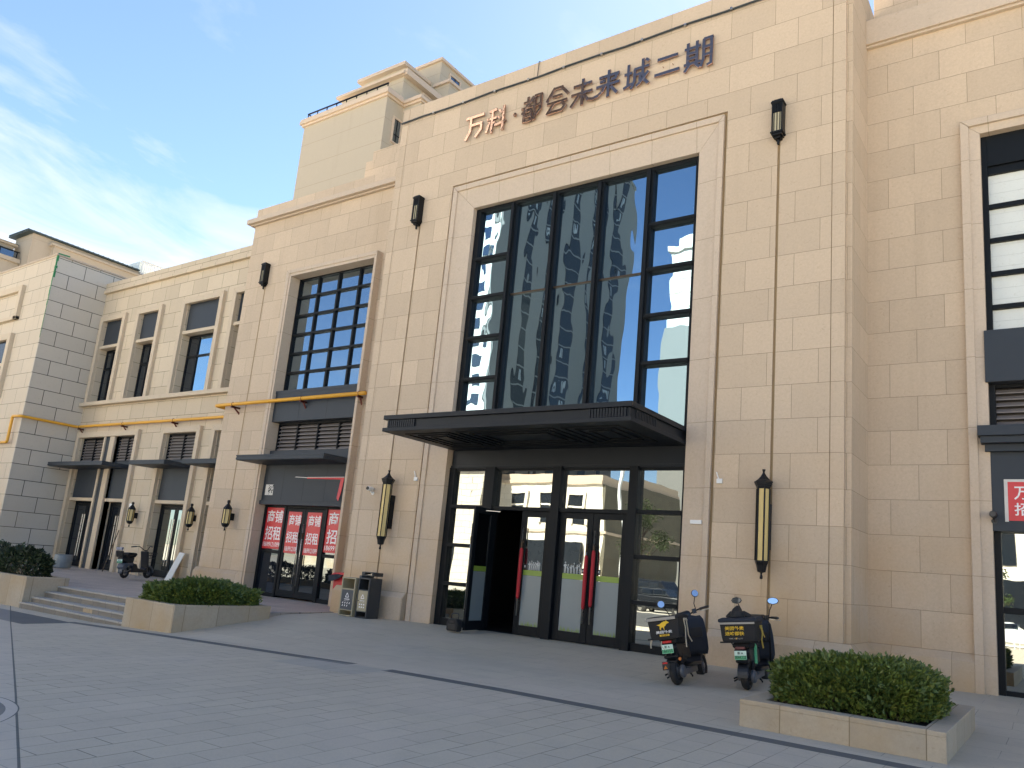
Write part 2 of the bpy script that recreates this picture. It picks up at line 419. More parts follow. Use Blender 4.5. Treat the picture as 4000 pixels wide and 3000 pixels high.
# ------------------------------------------------------------------ mesh building helpers
WLOC = {}
class MB:
    def __init__(s): s.v = []; s.f = []
    def add(s, vs, fs):
        o = len(s.v); s.v += [tuple(v) for v in vs]; s.f += [tuple(i + o for i in f) for f in fs]; return s
    def box(s, x0, x1, y0, y1, z0, z1):
        return s.add([(x0, y0, z0), (x1, y0, z0), (x1, y1, z0), (x0, y1, z0), (x0, y0, z1), (x1, y0, z1), (x1, y1, z1), (x0, y1, z1)],
                     [(0, 3, 2, 1), (4, 5, 6, 7), (0, 1, 5, 4), (1, 2, 6, 5), (2, 3, 7, 6), (3, 0, 4, 7)])
    def prism(s, pts, axis, a, b):
        # pts: outline in the two other axes (x,z for axis y; y,z for axis x; x,y for axis z)
        def mk(p, t):
            return (p[0], t, p[1]) if axis == 'y' else ((t, p[0], p[1]) if axis == 'x' else (p[0], p[1], t))
        n = len(pts)
        vs = [mk(p, a) for p in pts] + [mk(p, b) for p in pts]
        fs = [tuple(range(n)), tuple(range(2 * n - 1, n - 1, -1))]
        fs += [(i, (i + 1) % n, n + (i + 1) % n, n + i) for i in range(n)]
        return s.add(vs, fs)
    def tube(s, pts, r, n=8, caps=True):
        pts = [Vector(p) for p in pts]
        rs = r if isinstance(r, (list, tuple)) else [r] * len(pts)
        rings = []
        prev = None
        for i, p in enumerate(pts):
            if i == 0: d = pts[1] - p
            elif i == len(pts) - 1: d = p - pts[i - 1]
            else: d = (pts[i + 1] - p).normalized() + (p - pts[i - 1]).normalized()
            d.normalize()
            up = Vector((0, 0, 1)) if abs(d.z) < .95 else Vector((1, 0, 0))
            if prev is not None:
                a = prev - d * prev.dot(d)
                if a.length > 1e-4: up = a
            a = (up - d * up.dot(d)).normalized(); b = d.cross(a); prev = a
            rings.append([p + (a * math.cos(2 * math.pi * k / n) + b * math.sin(2 * math.pi * k / n)) * rs[i] for k in range(n)])
        vs = [v for r_ in rings for v in r_]; fs = []
        for i in range(len(pts) - 1):
            for k in range(n):
                fs.append((i * n + k, i * n + (k + 1) % n, (i + 1) * n + (k + 1) % n, (i + 1) * n + k))
        if caps:
            fs.append(tuple(range(n - 1, -1, -1))); fs.append(tuple((len(pts) - 1) * n + k for k in range(n)))
        return s.add(vs, fs)
    def lathe(s, prof, c, n=16, axis='z', rot=0, sx=1, sy=1):
        vs = []; fs = []
        for (r, h) in prof:
            for k in range(n):
                a = 2 * math.pi * k / n + rot
                p = (r * math.cos(a) * sx, r * math.sin(a) * sy, h)
                if axis == 'y': p = (p[0], p[2], p[1])
                elif axis == 'x': p = (p[2], p[0], p[1])
                vs.append((p[0] + c[0], p[1] + c[1], p[2] + c[2]))
        for i in range(len(prof) - 1):
            for k in range(n):
                fs.append((i * n + k, i * n + (k + 1) % n, (i + 1) * n + (k + 1) % n, (i + 1) * n + k))
        fs.append(tuple(range(n - 1, -1, -1))); fs.append(tuple((len(prof) - 1) * n + k for k in range(n)))
        return s.add(vs, fs)
    def torus(s, c, R, r, axis='y', n=28, k=10, flat=1.0):
        vs = []; fs = []
        for i in range(n):
            a = 2 * math.pi * i / n
            for j in range(k):
                b = 2 * math.pi * j / k
                q = R + r * math.cos(b); h = r * math.sin(b) * flat
                if axis == 'y': p = (q * math.cos(a), h, q * math.sin(a))
                else: p = (q * math.cos(a), q * math.sin(a), h)
                vs.append((p[0] + c[0], p[1] + c[1], p[2] + c[2]))
        for i in range(n):
            for j in range(k):
                fs.append((i * k + j, ((i + 1) % n) * k + j, ((i + 1) % n) * k + (j + 1) % k, i * k + (j + 1) % k))
        return s.add(vs, fs)
    def mesh(s, me):
        return s.add([tuple(v.co) for v in me.vertices], [tuple(p.vertices) for p in me.polygons])
    def xf(s, M):
        s.v = [tuple(M @ Vector(v)) for v in s.v]; return s
    def build(s, name, mat, parent=None, bevel=0, smooth=False, local=False, recalc=True):
        me = bpy.data.meshes.new(name)
        off = Vector((0, 0, 0))
        if parent is not None and not local: off = WLOC.get(parent.name, Vector((0, 0, 0)))
        me.from_pydata([tuple(Vector(v) - off) for v in s.v], [], s.f)
        if recalc:
            bm = bmesh.new(); bm.from_mesh(me)
            bmesh.ops.recalc_face_normals(bm, faces=bm.faces)
            bm.to_mesh(me); bm.free()
        me.materials.append(MATS[mat])
        o = bpy.data.objects.new(name, me); COL.objects.link(o)
        if parent is not None:
            o.parent = parent
            WLOC[o.name] = off
        else:
            WLOC[o.name] = Vector((0, 0, 0))
        if smooth:
            for p in me.polygons: p.use_smooth = True
        if bevel:
            b = o.modifiers.new('bevel', 'BEVEL'); b.width = bevel; b.segments = 2; b.limit_method = 'ANGLE'; b.angle_limit = math.radians(40)
        return o
def tag(o, label=None, cat=None, group=None, kind=None):
    if label: o['label'] = label
    if cat: o['category'] = cat
    if group: o['group'] = group
    if kind: o['kind'] = kind
    return o
def thing(name, label, cat, loc=(0, 0, 0), rot=(0, 0, 0), group=None, scale=1):
    o = bpy.data.objects.new(name, None); COL.objects.link(o)
    o.location = loc; o.rotation_euler = rot; o.scale = (scale,) * 3
    o.empty_display_size = .2
    WLOC[o.name] = Vector(loc)
    return tag(o, label, cat, group)
def dup(root, loc, rz, label, group=None):
    r = root.copy(); COL.objects.link(r); r.location = loc; r.rotation_euler = (0, 0, rz); r['label'] = label
    for ch in list(root.children):
        c = ch.copy(); COL.objects.link(c); c.parent = r
        for gch in list(ch.children):
            d = gch.copy(); COL.objects.link(d); d.parent = c
    return r
def text_mb(body, size=1.0, depth=.004, fat=0.0):
    # outline text as mesh in the XY plane, normalised so that its box starts at 0,0 and is 'size' tall
    cu = bpy.data.curves.new('lettering', 'FONT'); cu.body = body; cu.size = 1; cu.extrude = depth; cu.offset = fat
    cu.resolution_u = 3; cu.space_line = 1.05
    ob = bpy.data.objects.new('lettering', cu); COL.objects.link(ob)
    dg = bpy.context.evaluated_depsgraph_get()
    me = bpy.data.meshes.new_from_object(ob.evaluated_get(dg))
    b = MB().mesh(me)
    bpy.data.objects.remove(ob); bpy.data.curves.remove(cu); bpy.data.meshes.remove(me)
    if not b.v: return b
    x0 = min(v[0] for v in b.v); x1 = max(v[0] for v in b.v); y0 = min(v[1] for v in b.v); y1 = max(v[1] for v in b.v)
    b.v = [((v[0] - x0) / (x1 - x0), (v[1] - y0) / (y1 - y0), v[2]) for v in b.v]
    return b
def place_text(body, x0, x1, z0, z1, y, depth=.004, fat=.0):
    # text standing in an XZ plane that faces -Y
    b = text_mb(body, 1, 1, fat)
    b.v = [(x0 + v[0] * (x1 - x0), y - (v[2] * .5 + .5) * depth, z0 + v[1] * (z1 - z0)) for v in b.v]
    return b

# ------------------------------------------------------------------ ground
def lerp_tab(t, x):
    if x <= t[0][0]: return t[0][1]
    for (a, b), (c, d) in zip(t, t[1:]):
        if x <= c: return b + (d - b) * (x - a) / (c - a)
    return t[-1][1]
HS = [(-60, -.62), (-23.4, -.50), (-19.5, -.47), (-15.9, -.35), (-12, -.23), (-10, -.17), (-7, -.125), (-4, -.11), (20, -.10)]
HB = [(-17.6, -.02), (-16.2, .01), (-14.5, .03), (-10, .045), (5, .05)]
def ground_h(x, y):
    hs = lerp_tab(HS, x)
    if y < -6: hs -= min(.013 * (-6 - y), .12)
    hb = lerp_tab(HB, x)
    wl_ = max(0, min(1, (y + 5.6) / 3.1)); wr_ = max(0, min(1, (y + 2.7) / 2.7))
    k = max(0, min(1, (x + 14.5) / 4.0))
    w = wl_ * (1 - k) + wr_ * k
    if x < -17.7: w = 0
    return hs + (hb - hs) * w
def grid_mesh(xs, ys, hf):
    b = MB()
    for y in ys:
        for x in xs: b.v.append((x, y, hf(x, y)))
    n = len(xs)
    for j in range(len(ys) - 1):
        for i in range(n - 1):
            b.f.append((j * n + i, j * n + i + 1, (j + 1) * n + i + 1, (j + 1) * n + i))
    return b
xs = [-400, -200, -120, -90, -70, -60, -50, -45, -40, -35] + [-32 + .5 * i for i in range(70)] + [4, 6, 10, 20, 40, 80, 150, 400]
ys = [-400, -250, -150, -100, -70, -50, -40, -32, -26, -22, -19, -17] + [-16 + .4 * i for i in range(56)]
tag(grid_mesh(xs, ys, ground_h).build('plaza', 'paving', recalc=False), kind='structure')

fq = MB()
fq.box(-200, 120, -59, -13.6, -.62, -.26); fq.box(-200, 120, -200, -59, -.62, -.34)
tag(fq.build('bounce_sheet', 'bounce_pale'), kind='structure')  # added pale sheet outside the view, throws sunlight back onto the facade
fq = MB(); fq.box(-40, -5, -27, -13.62, -.5, -.252)
tag(fq.build('road', 'asphalt'), kind='structure')
tb = MB()
def tz(y): return .1 + (-.1) * (y + 4.65) / 4.65 if y < 0 else 0.0
outl = [(-60, -4.65), (-18.16, -4.65), (-18.16, -3.12), (-16.3, -3.12), (-17.3, .05), (-17.3, 3.6), (-60, 3.6)]
n = len(outl)
tb.v = [(x, y, tz(y)) for x, y in outl] + [(x, y, -.8) for x, y in outl]
tb.f = [tuple(range(n))] + [(i, n + i, n + (i + 1) % n, (i + 1) % n) for i in range(n)]
tag(tb.build('terrace', 'terrace_paving'), kind='structure')
sb = MB(); rb = MB()
for k, (yf, zt) in enumerate([(-5.55, -.34), (-5.27, -.20), (-4.97, -.05), (-4.67, .098)]):
    yb = -4.60
    rb.box(-23.4, -18.15, yf, yb - .004 * k, zt - .30, zt - .035)
    sb.box(-23.4, -18.15, yf - .025, yf + .36, zt - .035, zt + .002)
steps = rb.build('steps', 'riser_stone'); tag(steps, kind='structure')
sb.build('step_tread', 'step_stone', steps, bevel=.004)
MB().box(-20.6, -20.15, -5.275, -5.271, -.335, -.24).build('replaced_slab', 'stone_planter', steps)

# ------------------------------------------------------------------ main building
BLD = thing('commercial_building', 'beige stone commercial building with a tall glazed entrance bay, black canopy and recessed left section', 'building', (-10.4, 0, 0))
def ring3(xl, xr, zt, ixl, ixr, izt, yo, yi, yb, z0=-.3, bevel=0, head='stone_head'):
    # mitred architrave (two jambs and a head): outer edge at depth yo, inner edge at depth yi, reveal back to yb
    O = [(xl, z0), (xl, zt), (xr, zt), (xr, z0)]
    I = [(ixl, z0), (ixl, izt), (ixr, izt), (ixr, z0)]
    e = .004
    for k in range(3):
        a, c = list(O[k]), list(O[k + 1]); d, f_ = list(I[k + 1]), list(I[k])
        if k == 1: a[0] += e; f_[0] += e; c[0] -= e; d[0] -= e
        elif k == 0: c[1] -= e; d[1] -= e
        else: a[1] -= e; f_[1] -= e
        b = MB().add([(a[0], yo, a[1]), (c[0], yo, c[1]), (d[0], yi, d[1]), (f_[0], yi, f_[1]),
               (a[0], yb, a[1]), (c[0], yb, c[1]), (d[0], yb, d[1]), (f_[0], yb, f_[1])],
              [(0, 1, 2, 3), (4, 7, 6, 5), (0, 4, 5, 1), (3, 2, 6, 7), (1, 5, 6, 2), (0, 3, 7, 4)])
        b.build('architrave', head if k == 1 else 'stone_trim', BLD, bevel=bevel)
def frame4(xl, xr, z0, zt, w, yf, yb):
    b = MB()
    b.prism([(xl, z0), (xl, zt), (xl + w, zt - w), (xl + w, z0)], 'y', yf, yb)
    b.prism([(xr, z0), (xr, zt), (xr - w, zt - w), (xr - w, z0)], 'y', yf, yb)
    b.prism([(xl, zt), (xr, zt), (xr - w, zt - w), (xl + w, zt - w)], 'y', yf, yb)
    return b
TOP = 15.74
# portal wall: slabs in front of the masses, with the vertical lamp channels left open between them
w = MB()
w.box(-17.175, -16.915, 0, .10, -.5, TOP); w.box(-16.90, -15.89, 0, .10, -.5, TOP); w.box(-15.83, -14.69, 0, .10, -.5, TOP)
w.box(-15.89, -15.83, 0, .10, 11.55, TOP)
w.box(-6.22, -5.02, 0, .10, -.5, TOP); w.box(-4.96, -3.845, 0, .10, -.5, TOP); w.box(-3.83, -3.57, 0, .10, -.5, TOP)
w.box(-5.02, -4.96, 0, .10, 11.55, TOP)
w.box(-14.69, -6.22, 0, .10, 12.53, TOP)
w.build('wall', 'stone_wall', BLD)
w = MB()
w.box(-17.295, -14.62, .10, 14, -.5, TOP - .02); w.box(-6.29, -3.45, .10, 14, -.5, TOP - .02)
w.box(-14.62, -6.29, .10, 14, 12.46, TOP - .02)
w.build('wall', 'stone_wall', BLD)
w = MB(); w.box(-16.915, -16.90, .02, .10, -.5, TOP - .03); w.box(-3.845, -3.83, .02, .10, -.5, TOP - .03); w.build('edge_joint', 'stone_channel', BLD)
MB().box(-17.25, -3.5, .02, 14, TOP - .02, TOP + .02).build('coping', 'stone_trim', BLD)
# architrave: raised bead and splayed face
ring3(-14.62, -6.29, 12.46, -14.46, -6.42, 12.30, -.035, -.035, .12, bevel=.012)
ring3(-14.46, -6.42, 12.30, -13.83, -6.92, 11.68, .012, .06, .45)
w = MB(); w.box(-15.895, -15.825, .03, .10, -.3, 11.55); w.box(-5.025, -4.955, .03, .10, -.3, 11.55); w.box(-14.70, -14.60, .05, .101, -.3, 12.55); w.box(-6.31, -6.21, .05, .101, -.3, 12.55); w.box(-14.60, -6.31, .05, .101, 12.45, 12.55)
w.build('channel', 'stone_channel', BLD)
# plinth with chamfered top
def plinth(b, x0, x1, y, p=.13, z1=.60, z2=.745):
    b.prism([(y - p, -.5), (y - p, z1), (y, z2), (y + .05, z2), (y + .05, -.5)], 'x', x0, x1)
pb = MB()
plinth(pb, -15.83, -14.70, 0); plinth(pb, -17.43, -15.89, 0)
pb.build('plinth', 'stone_wall', BLD, bevel=.006)
pb = MB(); plinth(pb, -6.20, -5.02, 0); plinth(pb, -4.96, -3.57, 0)
pb.prism([(-.13, -.5), (-.13, .60), (0, .745), (.05, .745), (.05, -.5)], 'x', -3.57, -3.45)
pb.add([(-3.45, -.13, -.5), (-3.32, -.13, -.5), (-3.32, 1.47, -.5), (-3.45, 1.47, -.5), (-3.45, -.13, .6), (-3.32, -.13, .6), (-3.32, 1.47, .6), (-3.45, 1.6, .745), (-3.45, 0, .745)],
       [(0, 1, 5, 4), (1, 2, 6, 5), (5, 6, 7, 8), (4, 5, 8)])
pb.build('plinth', 'stone_wall', BLD, bevel=.006)
pb = MB(); plinth(pb, -3.45, -1.562, 1.6); pb.build('plinth', 'stone_wall', BLD, bevel=.006)
pb = MB(); plinth(pb, -26.88, -23.872, 1.6); pb.build('plinth', 'stone_wall', BLD, bevel=.006)

# entrance: window frame over the canopy
YG = .32
f = MB()
f.box(-13.83, -13.66, .20, .42, 5.0, 11.68); f.box(-7.05, -6.92, .20, .42, 5.0, 11.68); f.box(-13.66, -7.05, .20, .42, 11.58, 11.68)
for xm in (-12.48, -11.08, -9.68, -8.27):
    f.box(xm - .10, xm + .10, .20, .42, 5.0, 11.58)
    f.box(xm - .045, xm + .045, .13, .20, 5.0, 11.60)
WF = f.build('window_frame', 'frame_metal', BLD, bevel=.006)
for x0, x1 in ((-13.66, -12.58), (-8.17, -7.05)):
    for z in (10.13, 8.96, 7.78, 6.60):
        f = MB(); f.box(x0 - .06, x1 + .04, .17, .40, z - .075, z + .03); f.box(x0 - .06, x1 + .04, .15, .17, z - .055, z - .02)
        f.build('transom', 'frame_metal', WF, bevel=.005)
for x0, x1 in ((-12.38, -11.18), (-10.98, -9.78), (-9.58, -8.37)):
    MB().box(x0, x1, .28, .40, 8.90, 8.945).build('transom', 'bronze', WF)
def pane(x0, x1, z0, z1, y=YG, mat='glass_coated', tilt=.5, par=None):
    # a thin pane, each hung a hair out of true
    a = math.radians(rnd.uniform(-tilt, tilt)); c = math.radians(rnd.uniform(-tilt, tilt))
    cx, cz = (x0 + x1) / 2, (z0 + z1) / 2
    b = MB().box(x0 - .03, x1 + .03, y, y + .012, z0 - .03, z1 + .03)
    M = Matrix.Translation((cx, y, cz)) @ Matrix.Rotation(a * .4, 4, 'Z') @ Matrix.Rotation(c * .4, 4, 'X') @ Matrix.Translation((-cx, -y, -cz))
    return b.xf(M).build('window_pane', mat, par or BLD)
for x0, x1 in ((-13.66, -12.58), (-8.17, -7.05)):
    zz = [11.58, 10.16, 8.99, 7.81, 6.63, 5.0]
    for a, b_ in zip(zz, zz[1:]): pane(x0, x1, b_ + .0, a - .1 if a < 11 else a, par=WF)
for x0, x1 in ((-12.38, -11.18), (-10.98, -9.78), (-9.58, -8.37)):
    pane(x0, x1, 8.945, 11.58, par=WF); pane(x0, x1, 5.0, 8.90, par=WF)
MB().box(-13.83, -6.92, .45, .50, 4.2, 11.7).build('spandrel_panel', 'dark_interior', BLD)

# canopy over the entrance
f = MB()
f.box(-13.74, -6.955, -2.5, .30, 4.89, 5.0)
f.box(-13.66, -7.02, -2.43, .28, 4.70, 4.89)
f.box(-13.74, -6.955, -2.5, .30, 4.60, 4.69)
CAN = f.build('canopy', 'canopy_metal', BLD, bevel=.008)
f = MB()
for x0, x1 in ((-13.62, -12.72), (-7.96, -7.08)):
    k = 13
    for i in range(k):
        x = x0 + (x1 - x0) * (i + .5) / k
        f.box(x - .024, x + .024, -2.47, -2.43, 4.70, 4.88)
for i in range(13):
    y = -2.22 + .92 * (i + .5) / 13
    f.box(-7.02, -6.985, y - .022, y + .022, 4.70, 4.88)
f.build('fluting', 'canopy_metal', CAN)
f = MB()
for x in (-11.6, -9.6): f.box(x - .004, x + .004, -2.432, -2.425, 4.70, 4.885)
f.build('fascia_seam', 'black_metal', CAN)
# soffit pattern of square frets
f = MB()
for x0, x1 in ((-13.3, -11.9), (-11.7, -9.0), (-8.8, -7.4)):
    for d in (0, .22, .44):
        a, b_, c0, c1 = x0 + d, x1 - d, -2.15 + d, -.35 - d
        if b_ - a < .2 or c1 - c0 < .2: continue
        f.box(a, b_, c0, c0 + .04, 4.575, 4.60); f.box(a, b_, c1 - .04, c1, 4.575, 4.60)
        f.box(a, a + .04, c0 + .04, c1 - .04, 4.575, 4.60); f.box(b_ - .04, b_, c0 + .04, c1 - .04, 4.575, 4.60)
f.build('soffit_fret', 'frame_metal', CAN)
f = MB(); f.box(-13.78, -6.97, .24, .46, 4.17, 4.60); f.box(-13.80, -6.96, .22, .46, 4.12, 4.19)
f.build('door_head', 'canopy_metal', BLD, bevel=.006)

# entrance doors and side lights
f = MB()
f.box(-13.83, -13.63, .22, .44, -.05, 4.14); f.box(-7.03, -6.92, .22, .44, -.05, 4.14)
for xa, xb in ((-12.56, -12.24), (-10.44, -10.20), (-8.33, -8.11)):
    f.box(xa, xb, .16, .46, -.05, 4.14)
f.box(-13.63, -6.97, .26, .42, 4.06, 4.14)
DF = f.build('door_frame', 'frame_metal', BLD, bevel=.008)
for xa, xb in ((-13.63, -12.56), (-8.11, -7.03)):
    for z in (3.10, 2.09, 1.09): MB().box(xa, xb, .20, .42, z - .045, z + .045).build('transom', 'frame_metal', DF, bevel=.006)
    MB().box(xa, xb, .24, .40, -.05, .22).build('kick_plate', 'frame_metal', DF, bevel=.006)
for xa, xb in ((-12.24, -10.44), (-10.20, -8.33)): MB().box(xa, xb, .20, .42, 3.04, 3.13).build('transom', 'frame_metal', DF, bevel=.006)
for xa, xb in ((-13.63, -12.56), (-8.11, -7.03)):
    for a, b_ in ((.22, 1.045), (1.135, 2.045), (2.135, 3.055), (3.145, 4.06)): pane(xa, xb, a, b_, mat='glass_door', par=DF, y=.33)
for xa, xb in ((-12.24, -10.44), (-10.20, -8.33)): pane(xa, xb, 3.13, 4.06, mat='glass_door', par=DF, y=.33)
def door_leaf(x0, x1, z1=3.04, y=.30, hinge=None, ang=0, film=True, glass='glass_door', handle=None, pull=None, st=.16):
    # leaf built closed in the plane y, then swung about the hinge
    M = Matrix.Identity(4)
    if hinge is not None: M = Matrix.Translation((hinge, y, 0)) @ Matrix.Rotation(ang, 4, 'Z') @ Matrix.Translation((-hinge, -y, 0))
    b = MB(); z0 = .06
    b.box(x0, x0 + st, y - .03, y + .03, z0, z1); b.box(x1 - st, x1, y - .03, y + .03, z0, z1)
    b.box(x0 + st, x1 - st, y - .03, y + .03, z0, .28); b.box(x0 + st, x1 - st, y - .03, y + .03, z1 - .15, z1)
    d = b.xf(M).build('door_leaf', 'frame_metal', BLD, bevel=.006)
    MB().box(x0 + st - .01, x1 - st + .01, y - .006, y + .006, .27, z1 - .14).xf(M).build('door_pane', glass, d)
    if film:
        fb = MB(); n = 26; a0, a1 = x0 + st + .004, x1 - st - .004
        pts = [(a0, .285)]
        MB().box(a0, a1, y - .010, y - .0075, .285, 1.47).xf(M).build('frosted_film', 'film_frost', d)
        MB().box(a0, a1, y - .0105, y - .0078, 1.475, 1.60).xf(M).build('green_film', 'film_green', d)
        MB().box(a0, a1, y + .0075, y + .010, .285, 1.47).xf(M).build('frosted_film', 'film_frost', d)
        MB().box(a0, a1, y + .0078, y + .0105, 1.475, 1.60).xf(M).build('green_film', 'film_green', d)
        # grass tufts along the foot of the film
        g_ = MB(); r2 = random.Random(int(x0 * 100))
        for i in range(34):
            gx = a0 + .02 + (a1 - a0 - .05) * r2.random(); h = r2.uniform(.03, .13)
            g_.add([(gx, y - .0125, .286), (gx + .018, y - .0125, .286), (gx + r2.uniform(-.02, .03), y - .0125, .286 + h)], [(0, 1, 2)])
        g_.xf(M).build('grass_print', 'film_green', d, recalc=False)
    return d
LEAFS = []
# open leaf, a standing leaf, then the closed pair
d1 = door_leaf(-12.24, -11.33, hinge=-12.24, ang=math.radians(-84))
d2 = door_leaf(-11.33, -10.45)
d3 = door_leaf(-10.19, -9.265)
d4 = door_leaf(-9.255, -8.335)
def pull_bar(x, d, y=.30, M=None, lo=.50, hi=2.62, r0=.9, r1=2.12, wrapped=True):
    M = M or Matrix.Identity(4)
    MB().tube([(x, y - .11, lo), (x, y - .11, hi)], .016, 8).xf(M).build('handle', 'steel', d, smooth=True)
    b = MB()
    for z in (lo + .35, hi - .35): b.tube([(x, y - .11, z), (x, y - .02, z)], .012, 6)
    b.tube([(x, y - .11, hi - .5), (x, y - .11, hi - .36), (x, y - .11, hi - .3)], [.017, .028, .017], 8)
    b.xf(M).build('handle_bracket', 'bronze', d)
    if wrapped:
        MB().tube([(x, y - .11, r0), (x, y - .11, r0 + .05), (x, y - .11, (r0 + r1) / 2), (x, y - .11, r1 - .05), (x, y - .11, r1)], [.026, .042, .047, .043, .028], 10).xf(M).build('handle_wrap', 'cloth_red', d, smooth=True)
pull_bar(-11.20, d2); pull_bar(-9.34, d3, r0=.82, r1=2.05); pull_bar(-9.15, d4, r0=.88, r1=2.17)
Mo = Matrix.Translation((-12.24, .30, 0)) @ Matrix.Rotation(math.radians(-84), 4, 'Z') @ Matrix.Translation((12.24, -.30, 0))
pull_bar(-11.46, d1, M=Mo, wrapped=False)
MB().tube([(-12.05, .24, 2.98), (-11.86, .05, 2.98), (-12.20, -.15, 2.98)], .014, 6).build('door_closer', 'steel', d1)
plain('print_pale', (.42, .45, .45), .5, 0, .05, 8)
def figures(x0, x1, d, seed):
    r2 = random.Random(seed); b = MB(); n = 6
    for i in range(n):
        x = x0 + (x1 - x0) * (i + .5) / n; h = r2.uniform(.20, .28); y = .2895 - .0003 * i; z = 1.605
        b.add([(x - .016, y, z), (x - .004, y, z), (x + .002, y, z + h * .4), (x + .010, y, z), (x + .022, y, z), (x + .018, y, z + h * .5), (x + .045 * r2.choice((1, -.2)), y, z + h * r2.uniform(.6, 1.0)), (x + .018, y, z + h * .76), (x - .014, y, z + h * .76), (x - .05, y, z + h * r2.uniform(.5, .9)), (x - .018, y, z + h * .5)], [tuple(range(11))])
        b.add([(x + .018 * math.cos(a), y, z + h * .88 + .02 * math.sin(a)) for a in [k * math.pi / 4 for k in range(8)]], [tuple(range(8))])
    b.build('figure_print', 'print_pale', d, recalc=False)
figures(-11.02, -10.68, d2, 1); figures(-10.0, -9.50, d3, 2)
for xx, d in ((-11.12, d2), (-9.46, d3), (-9.03, d4)):
    MB().box(xx - .035, xx + .035, .284, .290, 1.62, 1.74).build('push_tag', 'black_plastic', d)
    place_text('推', xx - .024, xx + .024, 1.66, 1.71, .284, .001, .008).build('lettering', 'poster_white', d)
# lobby seen through the open leaf
f = MB()
f.box(-13.8, -6.95, 5.5, 5.55, -.05, 4.2); f.box(-13.85, -13.8, .5, 5.5, -.05, 4.2); f.box(-6.95, -6.9, .5, 5.5, -.05, 4.2)
f.box(-13.8, -6.95, .5, 5.5, 4.15, 4.2); f.box(-13.8, -6.95, .35, 5.5, -.05, .045)
f.build('lobby', 'dark_interior', BLD)
MB().box(-12.4, -11.5, 2.6, 2.66, .7, 1.3).build('lobby_counter', 'bronze', BLD)

# left wing (set back 1.6 m) and its mirror twin on the right
YW = 1.6
w = MB()
w.box(-26.75, -23.87, YW, 14, -.5, 14.3); w.box(-19.09, -17.29, YW, 14, -.5, 14.3)
w.box(-23.87, -19.09, YW, 14, 11.82, 14.3); w.box(-23.87, -19.09, YW + .5, 14, 7.0, 11.82); w.box(-23.87, -19.09, 3.2, 14, -.5, 7.0)
w.box(-26.75, -17.29, YW + .002, 14, 14.49, 14.99)
w.build('wall', 'stone_wall', BLD)
w = MB()
w.box(-3.45, -1.55, YW, 14, -.5, 14.3); w.box(-1.55, 3.2, YW, 14, 11.72, 14.3); w.box(3.2, 8, YW, 14, -.5, 14.3)
w.box(-1.55, 3.2, YW + .6, 14, -.5, 11.72)
w.box(-3.45, 8, YW + .002, 14, 14.49, 14.99)
w.build('wall', 'stone_wall', BLD)
# channel down the left pier is a separate shallow strip
w = MB(); w.box(-25.475, -25.425, YW - .004, YW, .75, 11.6); w.build('channel', 'stone_channel', BLD)
w = MB()
w.box(-27.0, -17.29, YW - .25, 4, 14.30, 14.49); w.box(-26.9, -17.29, YW - .12, 4, 14.24, 14.30)
w.build('cornice', 'stone_trim', BLD, bevel=.01)
w = MB()
w.box(-3.45, 8, YW - .16, 4, 14.30, 14.94); w.box(-3.45, 8, YW - .10, 4, 14.24, 14.30)
w.build('cornice', 'stone_trim', BLD, bevel=.01)
w = MB()
w.box(-21.56, -17.29, 2.4, 8, 14.9, 16.25); w.box(-21.3, -17.29, 2.46, 8, 16.25, 16.67)
w.build('parapet', 'stone_wall', BLD)
w = MB()
w.box(-3.46, .9, 2.4, 8, 14.9, 17.6); w.box(.9, 8, 2.4, 8, 14.9, 16.25)
w.build('parapet', 'stone_wall', BLD)
# left wing architrave, window, panel, louvres, awning, shop front
ring3(-23.87, -19.09, 11.82, -23.72, -19.17, 11.68, 1.335, 1.335, 1.75, bevel=.012)
ring3(-23.72, -19.17, 11.68, -23.62, -19.23, 11.58, 1.365, 1.365, 2.05)
f = MB(); yg = 1.84
zt, zb = 11.60, 7.20
f.box(-23.62, -23.55, yg - .06, yg + .08, zb, zt); f.box(-19.30, -19.23, yg - .06, yg + .08, zb, zt); f.box(-23.55, -19.30, yg - .06, yg + .08, zt - .07, zt)
XS = [-23.55, -22.52, -21.43, -20.34, -19.30]
ZS = [7.20, 7.93, 8.66, 9.39, 10.12, 10.85, 11.53]
for x in XS[1:-1]: f.box(x - .045, x + .045, yg - .05, yg + .08, zb, zt - .07)
GF = f.build('window_frame', 'frame_metal', BLD, bevel=.005)
for z in ZS[1:-1]: MB().box(-23.55, -19.30, yg - .07, yg + .06, z - .04, z + .04).build('transom', 'frame_metal', GF, bevel=.005)
for i in range(4):
    for j in range(6):
        pane(XS[i] + .04, XS[i + 1] - .04, ZS[j] + .03, ZS[j + 1] - .03, y=yg + .02, mat='glass_grid', tilt=.25, par=GF)
f = MB(); f.box(-23.62, -19.235, 1.5, 1.95, 6.05, 7.18); f.box(-23.63, -19.232, 1.49, 1.52, 7.08, 7.19)
f.build('spandrel_panel', 'slate_metal', BLD, bevel=.006)
f = MB()
for x in (-22.2, -20.75): f.box(x - .004, x + .004, 1.4975, 1.51, 6.06, 7.07)
f.build('panel_joint', 'black_metal', BLD)
